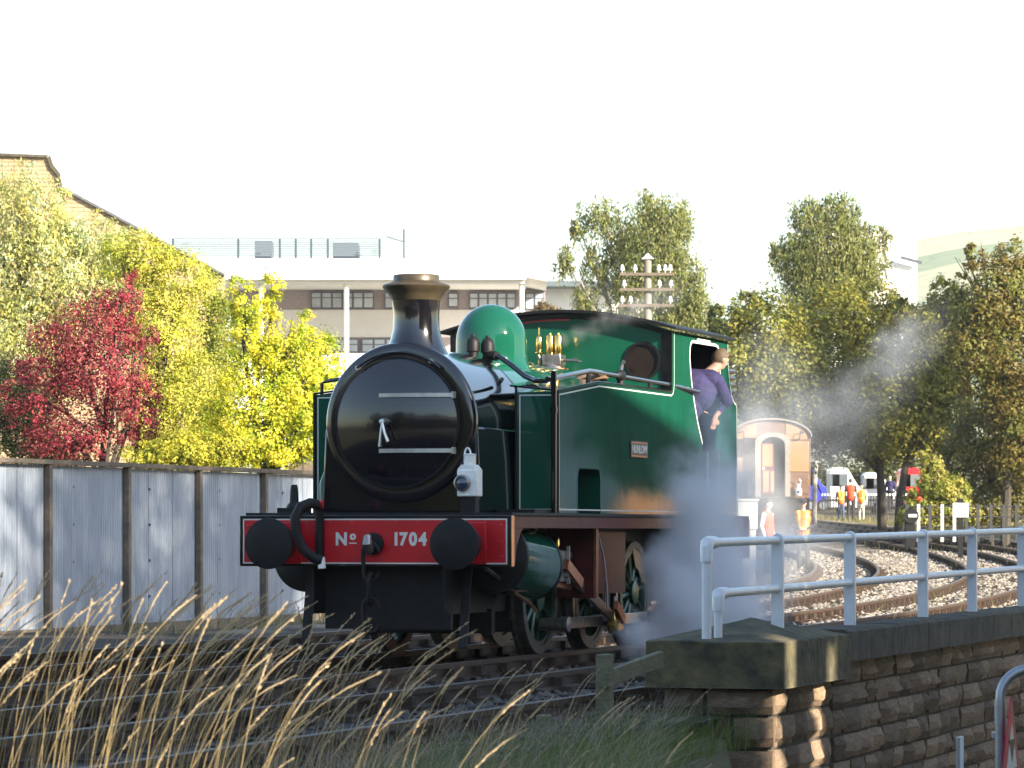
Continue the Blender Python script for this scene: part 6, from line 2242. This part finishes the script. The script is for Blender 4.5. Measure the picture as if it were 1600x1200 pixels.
def person(label, base, yaw, H=1.75, top='dark_cloth', legs='dark_cloth', vest=None, hair='hair_dark', arms='down', walk=0.0, cap=None, vox=0.016, tilt=0.0, sleeve=None, shoes='dark_cloth', group=None, stripe='yellow'):
    """standing figure facing -Y before the yaw"""
    t = thing('person', label, 'person', base, yaw, group)
    k = H / 1.75
    B = Body()
    S = lambda *p: Vector(p) * k
    sl_ = sleeve or top
    for s_ in (-1, 1):
        st = walk * s_
        hip, kn_, an = S(s_ * 0.09, 0, 0.92), S(s_ * 0.10, -st * 0.35 - 0.02, 0.50), S(s_ * 0.105, st * -0.28 + abs(st) * 0.1 + 0.02, 0.09)
        B.cap(hip, kn_, 0.088 * k, 0.062 * k, legs)
        B.cap(kn_, an, 0.062 * k, 0.045 * k, legs)
        B.cap(an + S(0, 0.03, -0.045), an + S(s_ * 0.01, -0.15, -0.05), 0.042 * k, 0.036 * k, 'shoe')
    B.cap(S(-0.06, 0, 0.94), S(0.06, 0, 0.94), 0.115 * k, 0.115 * k, legs)
    B.cap(S(0, 0, 1.02), S(0, 0.0, 1.15), 0.135 * k, 0.14 * k, top)
    B.ell(S(0, 0.0, 1.28), (0.185 * k, 0.125 * k, 0.20 * k), top)
    B.cap(S(-0.13, 0, 1.395), S(0.13, 0, 1.395), 0.068 * k, 0.068 * k, top)
    B.cap(S(0, 0.0, 1.42), S(0, -0.02, 1.53), 0.058 * k, 0.052 * k, 'skin')
    hc = head(B, S(0, -0.035, 1.64), (0, -math.cos(tilt), -math.sin(tilt)), (0, 0, 1))
    for s_ in (-1, 1):
        sh = S(s_ * 0.195, 0, 1.39)
        if arms == 'down':
            el, wr = S(s_ * 0.25, 0.03 + 0.1 * walk * s_, 1.12), S(s_ * 0.25, -0.06 + 0.2 * walk * s_, 0.88)
            limb_arm(B, sh, el, wr, sl_)
        elif arms == 'clasped':
            el, wr = S(s_ * 0.27, 0.02, 1.12), S(s_ * 0.07, -0.20, 1.02)
            limb_arm(B, sh, el, wr, sl_, fdir=(-s_, -0.2, -0.2))
        elif arms == 'forward':
            el, wr = S(s_ * 0.25, -0.04, 1.12), S(s_ * 0.19, -0.30, 1.10)
            limb_arm(B, sh, el, wr, sl_)
    body = B.mesh('body', {'shoe': shoes}, vox, t)
    hair_mesh(t, hc, hair)
    eyes_mesh(t, hc)
    if vest:
        Vb = Body()
        Vb.cap(S(0, 0, 0.93), S(0, 0.0, 1.15), 0.165 * k, 0.16 * k, vest)
        Vb.ell(S(0, 0.0, 1.28), (0.20 * k, 0.145 * k, 0.20 * k), vest)
        Vb.cap(S(-0.125, 0, 1.40), S(0.125, 0, 1.40), 0.075 * k, 0.075 * k, vest)
        Vb.mesh('vest', {}, vox, t, zbands=(stripe, [lambda c: (np.abs(c[:, 2] - 1.06 * k) < 0.03) , lambda c: (np.abs(np.abs(c[:, 0]) - 0.1 * k) < 0.03) & (c[:, 2] > 1.06 * k)]))
    if cap:
        mb = MB()
        c, rot, f, u, r = hc
        mb.lathe([(0.098, 0.0), (0.10, 0.03), (0.085, 0.065), (0.04, 0.085), (0, 0.088)], c + u * 0.045, u, n=20)
        mb.lathe([(0.075, 0), (0.075, 0.012)], c + u * 0.05 + f * 0.075, u, n=16)
        mb.build('flat_cap', M[cap], t)
    return t


def gpt(px, d, dz=-0.2):
    p = P(px, 830, d)
    return (p.x, d, float(zr(d)) + dz)


person('man in orange and yellow hi-vis vest standing with clasped hands nearest the railing', gpt(1255, 91), R(-6), 1.86, group='track workers in hi-vis vests', vest='orange', arms='clasped', cap='dark_cloth', tilt=0.5, vox=0.013)
person('man in red-orange vest and white sleeves turned sideways by the carriage', gpt(1199, 88), R(60), 1.86, group='track workers in hi-vis vests', vest='vest_red', top='white_cloth', arms='down', hair='hair_dark', vox=0.013, tilt=0.2, stripe='vest_red')
person('walker in blue jeans and open orange vest, left of the distant trio', gpt(1314, 160, -0.15), R(5), 1.55, top='pale_cloth', sleeve='dark_cloth', legs='jeans', group='track workers in hi-vis vests', vest='orange', walk=0.3, vox=0.022)
person('tall man in plain orange-red vest and dark trousers, middle of the distant trio', gpt(1329, 162, -0.15), R(178), 1.85, top='dark_cloth', legs='dark_cloth', group='track workers in hi-vis vests', vest='vest_red', vox=0.022, stripe='vest_red')
person('walker in bright orange-yellow vest and pale trousers, right of the distant trio', gpt(1346, 160, -0.15), R(-12), 1.62, top='pale_cloth', legs='pale_cloth', group='track workers in hi-vis vests', vest='orange', walk=0.35, vox=0.022, shoes='pale_cloth')
person('onlooker in dark jacket behind the paling fence left of the red van', gpt(1391, 170, 0.05), R(-30), 1.75, group='onlookers beyond the tracks', top='navy', vox=0.025)
person('onlooker with grey hair leaning behind the paling fence below the red van', gpt(1409, 171, -0.15), R(20), 1.7, group='onlookers beyond the tracks', top='dark_cloth', hair='pale_cloth', vox=0.025)
person('onlooker in white shirt standing among the shrubs right of the red van', gpt(1464, 150, 0.5), R(10), 1.7, group='onlookers beyond the tracks', top='white_cloth', legs='jeans', vox=0.025)

# the driver leaning out of the cab
drv = thing('person', 'driver in navy overalls with short brown hair leaning out of the cab doorway', 'person', LW(1.0, 6.9, 1.36), -TH)
B = Body()
for s_, xx in ((-1, -0.30), (1, -0.06)):
    B.cap((xx, -0.06, 0.90), (xx, -0.10, 0.48), 0.088, 0.064, 'navy')
    B.cap((xx, -0.10, 0.48), (xx, -0.04, 0.09), 0.064, 0.048, 'navy')
    B.cap((xx, -0.06, 0.05), (xx + 0.02, 0.12, 0.042), 0.042, 0.038, 'dark_cloth')
B.cap((-0.26, -0.06, 0.94), (-0.10, -0.06, 0.94), 0.12, 0.12, 'navy')
B.cap((-0.16, -0.05, 0.98), (-0.06, 0.0, 1.16), 0.17, 0.19, 'navy')
B.ell((0.0, 0.04, 1.29), (0.25, 0.19, 0.235), 'navy', Matrix.Rotation(R(22), 4, 'Y'))
B.cap((-0.17, 0.05, 1.44), (0.19, 0.06, 1.42), 0.10, 0.10, 'navy')
B.cap((0.12, 0.09, 1.45), (0.21, 0.17, 1.55), 0.068, 0.06, 'skin')
hc = head(B, (0.24, 0.22, 1.64), (0.55, 0.80, -0.35), (0.30, 0.12, 1))
limb_arm(B, (0.24, 0.08, 1.40), (0.31, 0.24, 1.18), (0.20, 0.16, 1.02), 'navy', fdir=(-0.25, 0.2, -0.9), cuff=0.55)
B.cap((0.24, 0.08, 1.40), (0.31, 0.23, 1.19), 0.085, 0.07, 'navy')
limb_arm(B, (-0.18, 0.05, 1.40), (-0.2, 0.25, 1.2), (-0.05, 0.42, 1.1), 'navy')
B.mesh('body', {}, 0.0085, drv, smooth=4)
hair_mesh(drv, hc, 'hair')
eyes_mesh(drv, hc)


# ------------------------------------------------------------------ steam and smoke
def steam_field(name, label, puffs, dens, nscale, seed, lo=0.35, hi=0.7, warp=0.35, col=(0.96, 0.97, 1.0)):
    """one closed box of vapour whose density is a group of overlapping ragged puffs: (centre, radius, weight)"""
    c0 = sum((Vector(p[0]) for p in puffs), Vector()) / len(puffs)
    lo_ = [min(p[0][k] - p[1] for p in puffs) - 0.25 - c0[k] for k in range(3)]
    hi_ = [max(p[0][k] + p[1] for p in puffs) + 0.25 - c0[k] for k in range(3)]
    m = bpy.data.materials.new(name)
    m.use_nodes = True
    t = m.node_tree
    N, L = t.nodes, t.links
    N.remove(N['Principled BSDF'])
    vol = N.new('ShaderNodeVolumePrincipled')
    vol.inputs['Color'].default_value = (*col, 1)
    vol.inputs['Anisotropy'].default_value = 0.1
    tc = N.new('ShaderNodeTexCoord')
    mp = N.new('ShaderNodeMapping')
    mp.inputs['Location'].default_value = (seed * 3.7, seed * 1.3, seed * 2.1)
    L.new(tc.outputs['Object'], mp.inputs[0])
    nz = N.new('ShaderNodeTexNoise')
    nz.inputs['Scale'].default_value = nscale
    nz.inputs['Detail'].default_value = 5
    nz.inputs['Roughness'].default_value = 0.6
    L.new(mp.outputs[0], nz.inputs['Vector'])
    # warp the position by the noise so that the puffs have ragged edges
    sb_ = N.new('ShaderNodeVectorMath')
    sb_.operation = 'SUBTRACT'
    sb_.inputs[1].default_value = (0.5, 0.5, 0.5)
    L.new(nz.outputs['Color'], sb_.inputs[0])
    ms = N.new('ShaderNodeVectorMath')
    ms.operation = 'SCALE'
    ms.inputs['Scale'].default_value = warp * 4
    L.new(sb_.outputs[0], ms.inputs[0])
    ad = N.new('ShaderNodeVectorMath')
    ad.operation = 'ADD'
    L.new(tc.outputs['Object'], ad.inputs[0])
    L.new(ms.outputs[0], ad.inputs[1])
    acc = None
    for (c, r_, w_) in puffs:
        ds = N.new('ShaderNodeVectorMath')
        ds.operation = 'DISTANCE'
        ds.inputs[1].default_value = tuple(Vector(c) - c0)
        L.new(ad.outputs[0], ds.inputs[0])
        mr = N.new('ShaderNodeMapRange')
        mr.interpolation_type = 'SMOOTHSTEP'
        mr.inputs[1].default_value = r_
        mr.inputs[2].default_value = 0.0
        mr.inputs[4].default_value = w_
        L.new(ds.outputs['Value'], mr.inputs[0])
        if acc is None:
            acc = mr.outputs[0]
        else:
            a2 = N.new('ShaderNodeMath')
            a2.operation = 'ADD'
            L.new(acc, a2.inputs[0])
            L.new(mr.outputs[0], a2.inputs[1])
            acc = a2.outputs[0]
    th = N.new('ShaderNodeMapRange')
    th.interpolation_type = 'SMOOTHSTEP'
    th.inputs[1].default_value = lo
    th.inputs[2].default_value = hi
    th.inputs[3].default_value = 0.12
    L.new(nz.outputs[0], th.inputs[0])
    mu = N.new('ShaderNodeMath')
    mu.operation = 'MULTIPLY'
    L.new(acc, mu.inputs[0])
    L.new(th.outputs[0], mu.inputs[1])
    m2 = N.new('ShaderNodeMath')
    m2.operation = 'MULTIPLY'
    m2.inputs[1].default_value = dens
    L.new(mu.outputs[0], m2.inputs[0])
    L.new(m2.outputs[0], vol.inputs['Density'])
    L.new(vol.outputs[0], N['Material Output'].inputs['Volume'])
    o = MB().box(lo_[0], hi_[0], lo_[1], hi_[1], lo_[2], hi_[2]).build(name, m, None, smooth=False)
    o.location = c0
    tag(o, kind='stuff', label=label)
    return o


def PX(px, py, X):
    return P(px, py, d_at(px, X))


k_ = 36.5 / F
steam_field('steam_cloud', 'white steam billowing from the engine cylinders over its rear wheels',
            [(PX(a, b, X), r_ * k_, w_) for a, b, r_, w_, X in ((1085, 945, 95, 1.0, 1.8), (1050, 975, 70, 0.9, 1.7), (1120, 900, 100, 1.0, 1.9), (1060, 890, 75, 0.7, 1.6), (1150, 965, 80, 0.9, 2.1), (1110, 820, 90, 0.55, 1.9), (1185, 920, 80, 0.4, 2.2), (1135, 760, 85, 0.36, 2.0), (1095, 720, 75, 0.24, 1.9), (1120, 660, 65, 0.16, 2.0), (1015, 1000, 45, 0.6, 1.6), (1215, 860, 80, 0.2, 2.4))],
            12.5, 1.6, 1, lo=0.34, hi=0.64, warp=0.22)
steam_field('steam_wisp', 'thin jet of steam trailing from the brass safety valves',
            [(LW(0.10 + 0.16 * i, 5.2, 3.12 + 0.065 * i), 0.11 + 0.018 * i, 1.0 - 0.1 * i) for i in range(8)], 2.2, 6.0, 3, lo=0.35, hi=0.65, warp=0.03)
k_ = 64 / F
steam_field('smoke_wisp', 'blue-grey smoke drifting in front of the dark trees',
            [(P(a, b, 64 + c), r_ * k_, w_) for a, b, c, r_, w_ in ((1185, 640, 0, 90, 0.9), (1215, 580, 1, 80, 0.6), (1260, 650, 2, 90, 0.5), (1330, 640, 0, 80, 0.5), (1380, 600, 1, 75, 0.75), (1410, 545, 2, 70, 0.85), (1450, 505, 1, 55, 0.5), (1300, 690, 0, 80, 0.35))],
            0.75, 0.9, 4, lo=0.38, hi=0.68, warp=0.35, col=(0.82, 0.87, 0.97))
k_ = 80 / F
steam_field('steam_cloud', 'thin steam hanging before the carriage end',
            [(P(a, b, 72 + c), r_ * k_, w_) for a, b, c, r_, w_ in ((1190, 700, 0, 80, 0.7), (1185, 800, 1, 90, 1.0), (1220, 860, 0, 80, 0.7), (1160, 740, 1, 80, 0.8), (1280, 870, 0, 80, 0.5))],
            0.7, 0.9, 6, lo=0.36, hi=0.66, warp=0.3)

# ------------------------------------------------------------------ thin air over the valley
hz_m = bpy.data.materials.new('haze')
hz_m.use_nodes = True
hn = hz_m.node_tree
hn.nodes.remove(hn.nodes['Principled BSDF'])
hv = hn.nodes.new('ShaderNodeVolumePrincipled')
hv.inputs['Density'].default_value = 0.00012
hv.inputs['Color'].default_value = (0.9, 0.94, 1.0, 1)
hn.links.new(hv.outputs[0], hn.nodes['Material Output'].inputs['Volume'])
tag(MB().box(-1400, 2300, -330, 2700, -5, 260).build('haze', hz_m, smooth=False), kind='stuff')
